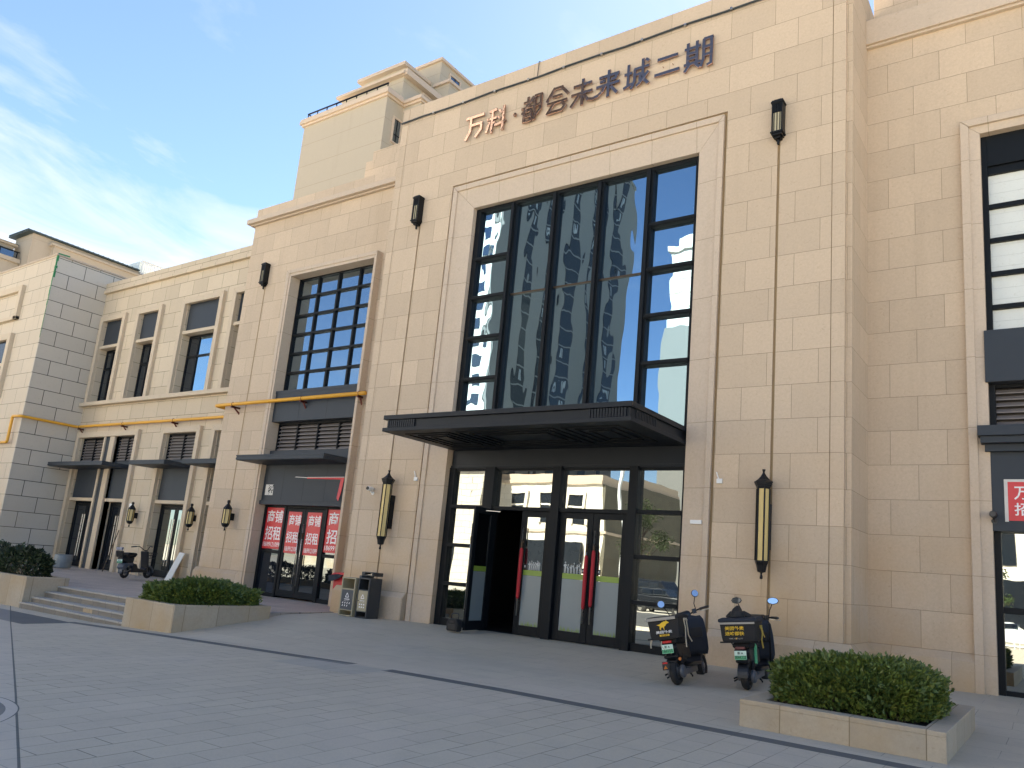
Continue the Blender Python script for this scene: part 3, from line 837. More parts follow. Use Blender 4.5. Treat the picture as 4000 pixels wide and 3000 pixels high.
def louvre(x0, x1, z0, z1, y, n, div, par=BLD):
    b = MB()
    b.box(x0, x1, y, y + .10, z1 - .06, z1); b.box(x0, x1, y, y + .10, z0, z0 + .04); b.box(x0, x0 + .05, y, y + .10, z0 + .04, z1 - .06); b.box(x1 - .05, x1, y, y + .10, z0 + .04, z1 - .06)
    for k in range(1, div):
        x = x0 + (x1 - x0) * k / div; b.box(x - .025, x + .025, y - .02, y + .10, z0 + .04, z1 - .06)
    l = b.build('louvre', 'frame_metal', par)
    c = MB(); h = (z1 - z0 - .10) / n
    for i in range(n):
        z = z0 + .04 + h * i
        c.add([(x0 + .05, y + .02, z + h * .08), (x1 - .05, y + .02, z + h * .08), (x1 - .05, y + .12, z + h * .72), (x0 + .05, y + .12, z + h * .72),
               (x0 + .05, y + .02, z + h * .22), (x1 - .05, y + .02, z + h * .22), (x1 - .05, y + .12, z + h * .86), (x0 + .05, y + .12, z + h * .86)],
              [(0, 1, 2, 3), (4, 7, 6, 5), (0, 4, 5, 1)])
    c.build('louvre_blade', 'louvre_grey', l)
    MB().box(x0, x1, y + .16, y + .2, z0, z1).build('louvre_back', 'dark_interior', l)
plain('louvre_grey', (.21, .185, .175), .5, 0, .12, 6)
louvre(-23.58, -19.24, 5.02, 6.05, 1.80, 7, 4)
def awning(x0, x1, yf, yb, zt, zb):
    b = MB()
    b.box(x0, x1, yf, yb, zt - .05, zt); b.box(x0 + .012, x1 - .012, yf + .015, yb, zt - .085, zt - .05); b.box(x0, x1, yf, yb, zb + .02, zt - .085); b.box(x0 + .01, x1 - .01, yf + .02, yb, zb, zb + .02)
    return b.build('awning', 'slate_metal', BLD, bevel=.004)
awning(-23.78, -19.25, .41, 1.78, 4.67, 4.49)
f = MB(); f.box(-23.62, -19.24, 1.62, 1.95, 4.66, 5.02); f.build('spandrel_panel', 'slate_metal', BLD)
f = MB(); f.box(-23.62, -19.235, 1.56, 1.95, 3.24, 4.66); f.box(-23.64, -19.233, 1.50, 1.95, 3.10, 3.24)
f.build('spandrel_panel', 'slate_metal', BLD, bevel=.006)
f = MB()
for x in (-22.55, -21.45, -20.35): f.box(x - .003, x + .003, 1.558, 1.565, 3.25, 4.65)
f.build('panel_joint', 'black_metal', BLD)
yd = 1.84
f = MB()
for xa, xb in ((-23.62, -23.50), (-22.53, -22.42), (-20.42, -20.31), (-19.34, -19.235)): f.box(xa, xb, yd - .08, yd + .08, -.05, 3.10)
f.box(-23.5, -19.34, yd - .06, yd + .08, 3.02, 3.10)
SF = f.build('door_frame', 'frame_metal', BLD, bevel=.006)
for xa, xb in ((-23.50, -22.53), (-20.31, -19.34)):
    MB().box(xa, xb, yd - .05, yd + .06, 1.45, 1.56).build('transom', 'frame_metal', SF, bevel=.005); MB().box(xa, xb, yd - .05, yd + .06, -.05, .14).build('kick_plate', 'frame_metal', SF, bevel=.005)
for xa, xb in ((-23.50, -22.53), (-20.31, -19.34)):
    pane(xa, xb, .14, 1.45, y=yd, mat='glass_dim' if xa < -22 else 'glass_shop', par=SF); pane(xa, xb, 1.56, 3.02, y=yd, mat='glass_dim', par=SF)
d5 = door_leaf(-22.42, -21.43, 3.01, yd - .02, film=False, st=.14, glass='glass_shop'); d6 = door_leaf(-21.42, -20.42, 3.01, yd - .02, film=False, st=.14, glass='glass_shop')
pull_bar(-21.52, d5, y=yd - .02, lo=.45, hi=2.5, wrapped=False); pull_bar(-21.33, d6, y=yd - .02, lo=.45, hi=2.5, wrapped=False)

# right wing opening, only its left edge stands in the picture
ring3(-1.562, 3.21, 11.78, -1.40, 3.05, 11.62, 1.47, 1.47, 1.75, bevel=.012)
ring3(-1.40, 3.05, 11.62, -1.20, 2.85, 11.45, 1.53, 1.56, 2.0)
f = MB(); yr = 1.84
f.box(-1.20, -1.09, yr - .10, yr + .1, -.05, 11.45); f.box(-1.09, 2.85, yr - .10, yr + .1, 10.75, 11.45)
for z in (10.62, 9.84, 9.08, 8.34, 7.62): f.box(-1.09, 2.85, yr - .06, yr + .08, z - .05, z + .05)
f.box(-1.09, 2.85, yr - .04, yr + .08, 10.67, 10.75)
RF = f.build('window_frame', 'frame_metal', BLD, bevel=.005)
for a, b_ in zip((10.57, 9.79, 9.03, 8.29, 7.57), (9.89, 9.13, 8.39, 7.67, 7.05)):
    for xa, xb in ((-1.09, .9), (.9, 2.85)): pane(xa + .02, xb - .02, b_, a, y=yr + .02, mat='pale_pane', tilt=.1, par=RF)
f = MB(); f.box(-1.24, 2.85, 1.50, 1.9, 5.98, 7.05); f.build('spandrel_panel', 'slate_metal', BLD, bevel=.006)
louvre(-1.20, 2.85, 5.10, 5.98, 1.80, 6, 3)
f = MB(); f.box(-1.38, 2.9, 1.20, 1.9, 4.85, 5.05); f.box(-1.34, 2.9, 1.28, 1.9, 4.72, 4.85); f.box(-1.28, 2.9, 1.45, 1.9, 4.58, 4.72)
f.build('awning', 'slate_metal', BLD, bevel=.006)
f = MB(); f.box(-1.22, 2.85, 1.58, 1.9, 3.06, 4.58); f.build('spandrel_panel', 'slate_metal', BLD, bevel=.006)
f = MB()
f.box(-1.20, -1.08, yr - .08, yr + .08, -.05, 3.06); f.box(-1.08, 2.85, yr - .05, yr + .08, 1.53, 1.65); f.box(-1.08, 2.85, yr - .05, yr + .08, -.05, .14)
f.build('door_frame', 'frame_metal', BLD, bevel=.005)
pane(-1.08, .4, 1.65, 3.04, y=yr, mat='glass_door'); pane(-1.08, .4, .14, 1.53, y=yr, mat='glass_door')

# recessed section between the left wing and the corner block
YR = 3.2
w = MB()
UP = [(-41.28, -41.0, -39.1, -38.83), (-37.78, -37.5, -35.74, -35.50), (-33.80, -33.5, -30.84, -30.58), (-29.87, -29.6, -26.95, -26.76)]
edges = [-41.5]
for a, b_, c, d in UP:
    edges += [b_, c]
edges.append(-26.0)
for i in range(0, len(edges), 2): w.box(edges[i], edges[i + 1], YR, 14, 7.9, 12.4)
LO = [(-41.0, -38.62), (-37.62, -35.76), (-33.30, -30.84), (-29.45, -26.95)]
e2 = [-41.5] + [v for p in LO for v in p] + [-26.0]
for i in range(0, len(e2), 2): w.box(e2[i], e2[i + 1], YR, 14, -.5, 6.25)
w.box(-41.5, -26.0, YR, 14, 12.4, 13.95); w.box(-41.5, -26.0, YR, 14, 6.25, 7.9)
w.box(-41.5, -26.0, 4.0, 14, -.5, 13.9)
w.build('wall', 'stone_annex', BLD)
w = MB()
w.box(-41.5, -26.3, YR - .16, YR + .6, 13.95, 14.10); w.box(-41.5, -26.3, YR - .10, YR + .6, 14.10, 14.52)
w.build('cornice', 'stone_annex', BLD, bevel=.01)
w = MB(); w.box(-41.49, -26.3, YR - .26, YR + .1, 7.86, 8.05); w.build('sill', 'stone_annex_trim', BLD, bevel=.01)
for k, (a, b_, c, d) in enumerate(UP):
    frame4(a, d, 8.05, 12.62, .26, YR - .15, YR + .02).build('architrave', 'stone_annex_trim', BLD, bevel=.015)
    fr = MB()
    fr.box(b_, c, YR - .06, YR + .3, 10.90, 11.05)
    fr.build('transom', 'stone_annex_trim', BLD, bevel=.008)
    MB().box(b_, c, YR + .10, YR + .2, 11.05, 12.4).build('spandrel_panel', 'slate_metal', BLD, bevel=.006)
    yk = YR + .38; wm = (c - b_)
    f = MB(); f.box(b_, b_ + .09, yk - .04, yk + .06, 8.05, 10.9); f.box(c - .09, c, yk - .04, yk + .06, 8.05, 10.9); f.box(b_ + .09, c - .09, yk - .04, yk + .06, 10.80, 10.9)
    f.box(b_ + .09, c - .09, yk - .04, yk + .06, 8.05, 8.14)
    mulls = [b_ + wm * .36] if k < 2 else [b_ + wm * .30, c - wm * .12]
    for x in mulls: f.box(x - .05, x + .05, yk - .05, yk + .06, 8.14, 10.8)
    f.box(b_ + .09, c - .09, yk - .05, yk + .06, 9.86, 9.96)
    wf = f.build('window_frame', 'frame_metal', BLD, bevel=.004)
    xs_ = [b_ + .09] + mulls + [c - .09]
    for xa, xb in zip(xs_, xs_[1:]):
        for za, zb_ in ((8.14, 9.86), (9.96, 10.8)):
            mt = 'glass_dim' if (k != 2 or xa < b_ + .2) else 'glass_coated'
            pane(xa, xb, za, zb_, y=yk, mat=mt, tilt=.3, par=wf)
# ground-floor shop fronts
for xl, xr in ((-41.3, -35.5), (-33.62, -30.58), (-29.75, -26.76)):
    frame4(xl, xr, -.3, 6.50, .26, YR - .15, YR + .02).build('architrave', 'stone_annex_trim', BLD, bevel=.015)
MB().box(-38.46, -38.04, YR - .04, YR + .3, -.3, 6.28).build('downpipe_recess', 'slate_metal', BLD)
for k, (xa, xb) in enumerate(LO):
    jm = MB()
    if k < 2: # stone jambs beside the dark recess
        jx = (-38.62, -38.46) if k == 0 else (-38.04, -37.62)
        jm.box(jx[0], jx[1], YR - .10, YR + .25, -.3, 6.25)
    jm.box(xa, xb, YR - .02, YR + .4, 3.13, 3.28)
    jm.build('transom', 'stone_annex_trim', BLD, bevel=.008)
    louvre(xa, xb, 5.05, 6.25, YR + .12, 8, 2)
    MB().box(xa, xb, YR + .10, YR + .2, 3.28, 5.05).build('spandrel_panel', 'slate_metal', BLD, bevel=.006)
    yk = YR + .36; xm = (xa + xb) / 2
    f = MB()
    for x0, x1 in ((xa, xa + .10), (xb - .10, xb)): f.box(x0, x1, yk - .05, yk + .06, -.05, 3.13)
    f.box(xa + .10, xb - .10, yk - .05, yk + .06, 3.03, 3.13)
    f.build('door_frame', 'frame_metal', BLD, bevel=.004)
    for x0, x1, hx in ((xa + .10, xm - .005, xm - .1), (xm + .005, xb - .10, xm + .1)):
        b = MB(); st = .12
        b.box(x0, x0 + st, yk - .03, yk + .03, .03, 3.02); b.box(x1 - st, x1, yk - .03, yk + .03, .03, 3.02); b.box(x0 + st, x1 - st, yk - .03, yk + .03, .03, .3); b.box(x0 + st, x1 - st, yk - .03, yk + .03, 2.9, 3.02)
        d = b.build('door_leaf', 'frame_metal', BLD, bevel=.004)
        MB().box(x0 + st - .01, x1 - st + .01, yk - .006, yk + .006, .29, 2.91).build('door_pane', 'glass_door' if k == 2 else 'glass_dim', d)
        MB().tube([(hx, yk - .12, .5), (hx, yk - .12, 2.5)], .02, 8).build('handle', 'steel', d)
for x0, x1 in ((-41.3, -36.1), (-33.8, -31.05), (-29.75, -26.9)): awning(x0, x1, 2.0, 3.2, 4.86, 4.67)

# ------------------------------------------------------------------ corner block on the left
CB = thing('corner_building', 'far left corner block with grey panelled side wall and green taped edge', 'building', (-47, .55, 0))
w = MB(); w.box(-57, -41.56, .55, 14, -1, 15.12); w.build('wall', 'stone_panel', CB)
w = MB(); w.box(-41.56, -41.5, .553, 3.2, -1, 15.1); w.box(-41.56, -41.5, 3.2, 14, 14.0, 15.1); w.build('side_wall', 'stone_side', CB)
w = MB(); w.box(-57, -41.45, .50, 14, 15.12, 15.20); w.build('coping', 'stone_trim', CB)
frame4(-52, -44.40, 12.06, 13.92, .32, .55 - .18, .57).build('relief_panel', 'stone_annex_trim', CB, bevel=.02)
w = MB(); w.box(-52, -44.4, .55 - .18, .57, 12.06, 12.24); w.build('relief_panel', 'stone_annex_trim', CB, bevel=.02)
frame4(-52, -44.42, 7.9, 11.32, .34, .55 - .20, .57).build('architrave', 'stone_annex_trim', CB, bevel=.02)
WN = MB().box(-51.7, -44.76, .53, .56, 9.8, 10.98).build('window', 'window_dark', CB)
MB().box(-51.7, -44.76, .48, .54, 9.62, 9.78).build('transom', 'stone_annex_trim', CB)
MB().box(-51.7, -44.76, .53, .56, 7.9, 9.62).build('window', 'window_dark', CB)
# torn green tape down the arris
tb2 = MB(); r2 = random.Random(3)
z = 15.2; 
while z > 11.0:
    h = r2.uniform(.14, .3); wd = .07 if z > 12.6 else .025
    wd *= r2.uniform(.5, 1.3)
    tb2.box(-41.5 - wd, -41.492, .538, .55, z - h, z - .01)
    if z > 14.2: tb2.box(-41.50, -41.49, .55, .55 + wd * 1.2, z - h, z - .01)
    z -= h
tb2.tube([(-41.49, .56, 15.2), (-41.485, 1.1, 15.23)], .05, 6)
tb2.build('green_tape', 'green_tape', CB)

# ------------------------------------------------------------------ big wall sign
SG = thing('wall_sign', 'row of large polished copper Chinese characters fixed high on the entrance bay', 'sign', (-10.5, 0, 14.2))
def glyph(name, strokes, x0, x1, z0=13.86, z1=14.64, wd=.092):
    b = MB()
    wz = z1 - z0; k = 0
    for st in strokes:
        pts = [Vector((x0 + p[0] * (x1 - x0), z0 + p[1] * wz)) for p in st]
        for i in range(len(pts) - 1):
            a, c = pts[i], pts[i + 1]
            d = (c - a); L = d.length; d.normalize(); nn = Vector((-d.y, d.x))
            ea = wd * .5 if i > 0 else wd * .12; eb = wd * .5 if i < len(pts) - 2 else wd * .12
            if i > 0: ea = wd * .35
            a2, c2 = a - d * ea, c + d * eb
            q = [a2 + nn * wd / 2, c2 + nn * wd / 2, c2 - nn * wd / 2, a2 - nn * wd / 2]
            y = -.095 - .0012 * k; k += 1
            b.prism([(p.x, p.y) for p in q], 'y', y, -.06)
    # short stand-off studs back to the stone
    for sx in (.3, .7): b.tube([(x0 + sx * (x1 - x0), -.06, (z0 + z1) / 2), (x0 + sx * (x1 - x0), .005, (z0 + z1) / 2)], .012, 6)
    return b.build(name, 'copper_polished', SG, bevel=.006)
glyph('character', [[(.0, .92), (1, .92)], [(.28, .92), (.28, .36), (.04, .02)], [(.28, .58), (.9, .58), (.9, .32), (.62, .04)]], -14.36, -13.70)
glyph('character', [[(.12, .90), (.48, .94)], [(.02, .60), (.52, .60)], [(.29, .9), (.29, .0)], [(.16, .48), (.02, .08)], [(.40, .44), (.50, .26)], [(.62, .88), (.76, .74)], [(.58, .62), (.72, .50)], [(.54, .28), (1, .36)], [(.86, 1), (.86, .0)]], -13.57, -12.86, wd=0.083)
b = MB(); b.lathe([(.055, -.10), (.06, -.09), (.06, -.05)], (-12.55, 0, 14.22), 16, axis='y'); b.build('dot', 'copper_polished', SG)
glyph('character', [[(.10, .80), (.54, .80)], [(.0, .58), (.60, .58)], [(.32, 1), (.32, .58)], [(.60, .96), (.04, .36)], [(.16, .42), (.52, .42), (.52, .03), (.16, .03), (.16, .42)], [(.16, .22), (.52, .22)], [(.70, .0), (.70, .96), (1, .96), (1, .38), (.80, .20)], [(.70, .52), (.98, .60)]], -12.32, -11.66, wd=0.078)
glyph('character', [[(.0, .54), (.32, .97), (.68, .97), (1, .64)], [(.28, .66), (.70, .66)], [(.04, .42), (.96, .42)], [(.36, .40), (.08, .06), (.74, .06), (.90, .20), (.74, .36)]], -11.46, -10.77, wd=0.088)
glyph('character', [[(.10, .78), (.92, .78)], [(.02, .46), (.96, .46)], [(.52, 1), (.52, .0)], [(.36, .40), (.02, .02)], [(.62, .34), (.78, .16), (1.0, .10), (1.24, .14), (1.44, .26), (1.54, .44)]], -10.66, -9.98, wd=0.088)
glyph('character', [[(.10, .80), (.96, .80)], [(.88, .78), (.80, .62)], [(.14, .64), (.36, .64)], [(.64, .62), (.84, .62)], [(.0, .46), (1, .46)], [(.52, 1), (.52, .0)], [(.64, .36), (.92, .06)]], -9.86, -9.18, wd=0.088)
glyph('character', [[(.0, .60), (.30, .60)], [(.15, .94), (.15, .14)], [(-.02, .10), (.32, .20)], [(.40, .70), (1, .70)], [(.42, .70), (.42, .28), (.30, .0)], [(.42, .48), (.66, .48), (.64, .14), (.52, .06)], [(.74, 1), (.76, .50), (.84, .20), (1, .04)], [(.98, .48), (.66, .16)], [(.86, .96), (.98, .86)]], -9.03, -8.33, wd=0.083)
glyph('character', [[(.10, .76), (.92, .76)], [(.0, .22), (1, .22)]], -8.16, -7.50, wd=0.093)
glyph('character', [[(.0, .80), (.58, .80)], [(.12, 1), (.12, .24)], [(.46, 1), (.46, .24)], [(.12, .61), (.46, .61)], [(.12, .43), (.46, .43)], [(.0, .24), (.60, .24)], [(.18, .20), (.02, .0)], [(.42, .20), (.58, .04)], [(.72, .98), (1, .98), (1, .06), (.86, .02)], [(.72, .98), (.72, .30), (.62, .02)], [(.72, .68), (1, .68)], [(.72, .40), (1, .40)]], -7.36, -6.66, wd=0.083)

# rubber-clad lightning conductor along the parapet
CD = thing('roof_cable', 'thin dark cable conduit clipped along the top of the entrance bay', 'cable', (-10.4, -.05, 15.24))
pts = [(-17.18 + i * .9, -.055, 15.24 + .018 * math.sin(i * 1.9)) for i in range(16)]
MB().tube(pts, .026, 8).build('conduit', 'cable_dark', CD, smooth=True)
b = MB()
for i in range(1, 12):
    x = -17.0 + i * 1.2; b.box(x - .03, x + .03, -.09, .0, 15.21, 15.275)
b.build('clip', 'steel', CD)
MB().tube([(-11.9, -.05, 15.25), (-11.9, -.03, 15.74), (-11.9, .05, 15.78)], .012, 6).build('lead', 'cable_dark', CD)

# ------------------------------------------------------------------ wall lamps
def lantern(name, label, loc, group, big=True, s=1.0):
    t = thing(name, label, 'wall lamp', loc, group=group)
    # local frame: x across, y out of the wall is negative, z from the lower tip
    r = (.134 if big else .145) * s
    H = 2.16 if big else 1.10
    zb, zt = (.36, 1.78) if big else (.27, .76)
    rot = math.radians(0)
    b = MB()
    b.lathe([(.012 * s, .0), (.034 * s, .01), (.030 * s, .05), (.016 * s, .10), (.022 * s, .12)], (0, 0, 0), 10)
    b.lathe([(.02 * s, .12), (.085 * s, .14), (r * .80, zb - .10), (r * 1.02, zb - .03), (r * 1.02, zb)], (0, 0, 0), 6)
    b.build('base', 'black_metal', t, local=True, bevel=.004)
    b = MB()
    if big:
        b.lathe([(r, zt), (r * 1.08, zt + .03), (r * 1.08, zt + .05), (r * 1.22, zt + .055), (r * 1.22, zt + .085), (r * 1.36, zt + .09), (r * 1.36, zt + .12), (r * 1.44, zt + .125), (r * 1.44, zt + .15), (r * .95, zt + .19), (r * .45, zt + .26), (r * .16, zt + .33)], (0, 0, 0), 6)
        b.lathe([(.022, zt + .32), (.020, zt + .34), (.036, zt + .40), (.030, H - .015), (.008, H)], (0, 0, 0), 10)
    else:
        b.lathe([(r, zt), (r * 1.1, zt + .02), (r * 1.1, zt + .05), (r * .8, zt + .11), (r * .5, zt + .17), (r * .34, zt + .20)], (0, 0, 0), 6)
        b.lathe([(r * .30, zt + .19), (r * .26, zt + .22), (r * .40, zt + .26), (r * .40, H - .02), (r * .2, H)], (0, 0, 0), 10)
    b.build('cap', 'black_metal', t, local=True, bevel=.003)
    b = MB()
    for k in range(6):
        a = math.pi / 3 * k
        b.tube([(r * .97 * math.cos(a), r * .97 * math.sin(a), zb), (r * .97 * math.cos(a), r * .97 * math.sin(a), zt)], .018 * s, 4)
    b.build('cage', 'black_metal', t, local=True)
    b = MB(); b.lathe([(r * .90, zb), (r * .90, zt)], (0, 0, 0), 6); b.build('lamp_glass', 'lamp_amber', t, local=True)
    b = MB()
    if big: b.box(-.10, .10, .10, .26, zb + .22, zt - .28)
    else: b.box(-.05, .05, .08, .30, zb + .12, zt - .12)
    b.build('bracket', 'black_metal', t, local=True, bevel=.004)
    return t
L1 = lantern('wall_lantern', 'tall black lantern with amber panes on the pier left of the entrance canopy', (-15.62, -.25, 1.82), 'tall lanterns beside the entrance')
L2 = dup(L1, (-5.06, -.25, 1.80), 0, 'tall black lantern with amber panes above the two delivery scooters')
s1 = lantern('wall_lantern', 'short lantern on the left wing pier beside the poster-covered shop front', (-25.12, 1.32, 2.09), 'short lanterns along the left walls', False, .95)
dup(s1, (-34.55, 2.92, 2.03), 0, 'short lantern on the recessed wall behind the parked moped')
dup(s1, (-29.98, 2.92, 2.05), 0, 'short lantern on the recessed wall above the leaning white board')
def box_lamp(name, label, loc, group):
    t = thing(name, label, 'wall lamp', loc, group=group)
    hw = .122
    b = MB()
    b.box(-hw, -hw + .03, -.22, -.02, .14, .82); b.box(hw - .03, hw, -.22, -.02, .14, .82); b.box(-hw, hw, -.03, .0, .10, .84)
    for x in (-.065, 0, .065): b.box(x - .008, x + .008, -.222, -.20, .14, .82)
    for x in (-.095, -.035, .035, .095): b.box(x - .005, x + .005, -.222, -.20, .62, .82)
    b.box(-hw + .03, hw - .03, -.222, -.2, .60, .62)
    b.build('housing', 'black_metal', t, local=True)
    b = MB(); b.box(-hw - .02, hw + .02, -.24, 0, .84, .88); b.box(-hw - .005, hw + .005, -.225, 0, .82, .84); b.box(-hw - .005, hw + .005, -.225, 0, .88, .91); b.box(-hw + .04, hw - .04, -.2, 0, .91, .935)
    b.build('cap', 'black_metal', t, local=True, bevel=.006)
    b = MB(); b.box(-hw - .02, hw + .02, -.24, 0, .10, .14); b.box(-hw + .01, hw - .01, -.215, 0, .05, .10); b.box(-hw + .05, hw - .05, -.16, 0, .0, .05); b.lathe([(.03, -.12), (.035, -.03), (.03, 0)], (0, -.08, 0), 8)
    b.build('base', 'black_metal', t, local=True, bevel=.006)
    b = MB(); b.box(-hw + .032, hw - .032, -.205, -.19, .14, .62); b.build('lamp_glass', 'lamp_cream', t, local=True)
    b = MB(); b.box(-hw + .032, hw - .032, -.205, -.19, .63, .82); b.build('lamp_shade', 'frame_metal', t, local=True)
    return t
b1 = box_lamp('box_lamp', 'black box lamp with slatted pale glass high on the right pier of the entrance bay', (-4.98, 0, 11.42), 'slatted box lamps high on the facade')
dup(b1, (-15.92, 0, 11.48), 0, 'black slatted box lamp high on the left pier of the entrance bay')
dup(b1, (-25.45, 1.6, 11.5), 0, 'black slatted box lamp high on the left wing pier')

# ------------------------------------------------------------------ gas pipe
GP = thing('gas_pipe', 'yellow gas pipe running across the left wing, recessed wall and corner block', 'pipe', (-30, 1.3, 6.8))
def bend(pts, r=.12, n=5):
    out = [Vector(pts[0])]
    for a, b_, c in zip(pts, pts[1:], pts[2:]):
        a, b_, c = Vector(a), Vector(b_), Vector(c)
        p, q = b_ + (a - b_).normalized() * r, b_ + (c - b_).normalized() * r
        for i in range(n + 1):
            t = i / n; out.append(p * (1 - t) ** 2 + b_ * 2 * t * (1 - t) + q * t * t)
    out.append(Vector(pts[-1])); return out
MB().tube(bend([(-18.72, 1.30, 6.78), (-26.92, 1.30, 6.78), (-26.92, 2.98, 6.78), (-41.28, 2.98, 6.80), (-41.28, .38, 6.82), (-42.12, .38, 6.84), (-42.12, .38, 5.57), (-50, .38, 5.57)]), .068, 12).build('pipe_run', 'gas_yellow', GP, smooth=True)
b = MB()
for x, y, wy in ((-19.0, 1.30, 1.45), (-21.85, 1.30, 1.52), (-25.8, 1.30, 1.62), (-32.6, 2.98, 3.22), (-36.85, 2.98, 3.22), (-41.0, 2.98, 3.22)):
    bb = MB()
    bb.box(x - .03, x + .03, y - .08, wy, 6.64, 6.70); bb.box(x - .03, x + .03, y - .06, wy, 6.66, 6.71)
    bb.add([(x - .02, y + .02, 6.66), (x + .02, y + .02, 6.66), (x + .02, wy, 6.42), (x - .02, wy, 6.42), (x - .02, y + .08, 6.66), (x + .02, y + .08, 6.66), (x + .02, wy, 6.50), (x - .02, wy, 6.50)],
           [(0, 1, 2, 3), (4, 7, 6, 5), (0, 4, 5, 1), (2, 6, 7, 3), (1, 5, 6, 2), (0, 3, 7, 4)])
    bb.build('pipe_bracket', 'bracket_red', GP)
    cb_ = MB(); cb_.torus((x, y, 6.78 if x > -30 else 6.79), .074, .010, axis='y', n=18, k=6)
    cb_.xf(Matrix.Translation((x, y, 6.78)) @ Matrix.Rotation(math.pi / 2, 4, 'Z') @ Matrix.Translation((-x, -y, -6.78))).build('pipe_clamp', 'bracket_red', GP)

# ------------------------------------------------------------------ posters and other things fixed to walls
def poster(name, label, x0, x1, z0, z1, y, group=None):
    t = thing(name, label, 'poster', ((x0 + x1) / 2, y, z0), group=group)
    MB().box(x0, x1, y - .003, y, z0, z1).build('sheet', 'poster_red', t)
    return t
def shop_poster(label, x0, x1, z0, z1, y, lines, num, numw=1.0):
    t = poster('rental_poster', label, x0, x1, z0, z1, y, 'red rental posters on the shop front')
    H = z1 - z0; Wd = x1 - x0
    for (txt, a, b_, c, d) in lines:
        place_text(txt, x0 + a * Wd, x0 + b_ * Wd, z0 + c * H, z0 + d * H, y - .0035, .002, .012).build('lettering', 'poster_white', t)
    place_text(num, x0 + .06 * Wd, x0 + .06 * Wd + .90 * Wd * numw, z0 + .05 * H, z0 + .16 * H, y - .0035, .002, .006).build('lettering', 'poster_white', t)
yp = 1.825
four = [('商铺', .10, .94, .63, .93), ('招租', .10, .94, .21, .54)]
shop_poster('red poster taped inside the left side light of the shop front', -23.53, -22.54, 1.60, 3.03, yp - .02, four, '18699121099')
shop_poster('red poster on the left door leaf of the shop front, its edge under the handle', -22.27, -21.58, 1.50, 2.90, yp - .045, [('商铺', .10, .98, .67, .93), ('招租', .06, .94, .25, .52)], '1869912109', .98)
shop_poster('red poster on the right door leaf of the shop front', -21.28, -20.56, 1.48, 2.90, yp - .045, [('商铺', .12, .96, .67, .93), ('招租', .08, .94, .25, .52)], '18699121099')
shop_poster('red poster in the right side light, partly hidden by the stone architrave', -20.32, -19.33, 1.62, 3.04, yp - .02, [('商', .10, .56, .63, .93), ('招', .10, .58, .20, .53)], '186991', .62)
t = poster('rental_poster', 'red poster taped on the dark panel at the right edge of the building front', -.93, .75, 3.26, 4.0, 1.57)
MB().box(-.99, -.93, 1.566, 1.572, 3.24, 4.04).build('tape', 'paper', t); MB().box(-.99, -.6, 1.565, 1.571, 4.0, 4.05).build('tape', 'paper', t)
for ch, za, zb_ in (('万', 3.66, 3.91), ('招', 3.36, 3.60)):
    place_text(ch, -.83, -.57, za, zb_, 1.5665, .002, .012).build('lettering', 'poster_white', t)
nt_ = thing('paper_notice', 'weathered black and white paper notice on the slate panel above the shop front', 'notice', (-23.23, 1.555, 3.43))
MB().box(-23.45, -23.02, 1.552, 1.557, 3.43, 3.80).build('sheet', 'paper', nt_)
b = MB(); r2 = random.Random(11)
for i in range(26):
    x = -23.30 + r2.random() * .24; z = 3.45 + r2.random() * .30; b.box(x, x + r2.uniform(.02, .06), 1.5495 - .0002 * i, 1.552, z, z + r2.uniform(.02, .05))
b.build('print', 'black_metal', nt_)
tbn = thing('torn_banner', 'torn remains of a red banner stuck to the slate panel above the shop front', 'banner', (-20.4, 1.55, 4.0))
b = MB(); r2 = random.Random(5)
b.add([(-21.3, 1.55, 4.05), (-19.46, 1.545, 4.05), (-19.46, 1.55, 3.99), (-19.6, 1.54, 3.985), (-21.3, 1.55, 4.01)], [(0, 1, 2, 3, 4)])
b.add([(-19.62, 1.545, 4.0), (-19.46, 1.54, 4.02), (-19.50, 1.53, 3.6), (-19.56, 1.50, 3.27), (-19.68, 1.52, 3.38)], [(0, 1, 2, 3, 4)])
b.build('red_strip', 'poster_red', tbn)
b = MB(); b.add([(-21.95, 1.552, 4.06), (-21.3, 1.55, 4.035), (-21.3, 1.55, 4.055), (-21.9, 1.552, 4.08)], [(0, 1, 2, 3)]); b.add([(-21.3, 1.549, 4.05), (-19.46, 1.544, 4.06), (-19.46, 1.544, 4.075), (-21.3, 1.549, 4.065)], [(0, 1, 2, 3)])
b.build('paper_edge', 'poster_white', tbn)

def cctv(label, loc, mat, yaw):
    t = thing('security_camera', label, 'camera', loc, rot=(0, 0, yaw))
    b = MB(); b.lathe([(.05, 0), (.05, -.02)], (0, 0, 0), 12, axis='y'); b.tube([(0, -.01, 0), (0, -.10, .02), (0, -.14, .07)], .016, 8); b.build('bracket', mat, t, local=True)
    b = MB(); b.lathe([(.040, .02), (.062, .0), (.064, -.20), (.056, -.215)], (0, -.06, .11), 14, axis='y'); b.build('housing', mat, t, local=True, smooth=False)
    b = MB(); b.lathe([(.052, -.216), (.050, -.226)], (0, -.06, .11), 14, axis='y'); b.build('lens', 'black_plastic', t, local=True)
cctv('small white bullet camera on the wall left of the tall lantern', (-16.42, 0, 3.38), 'white_plastic', math.radians(10))
cctv('small black camera on the slate panel at the right edge of the front', (-1.17, 1.56, 3.24), 'black_plastic', 0)
def stub(label, loc, mat='white_plastic', w_=.06, h_=.10):
    t = thing('wall_fitting', label, 'fitting', loc)
    MB().box(-w_, w_, -.05, 0, 0, h_).build('box', mat, t, local=True, bevel=.006)
    return t
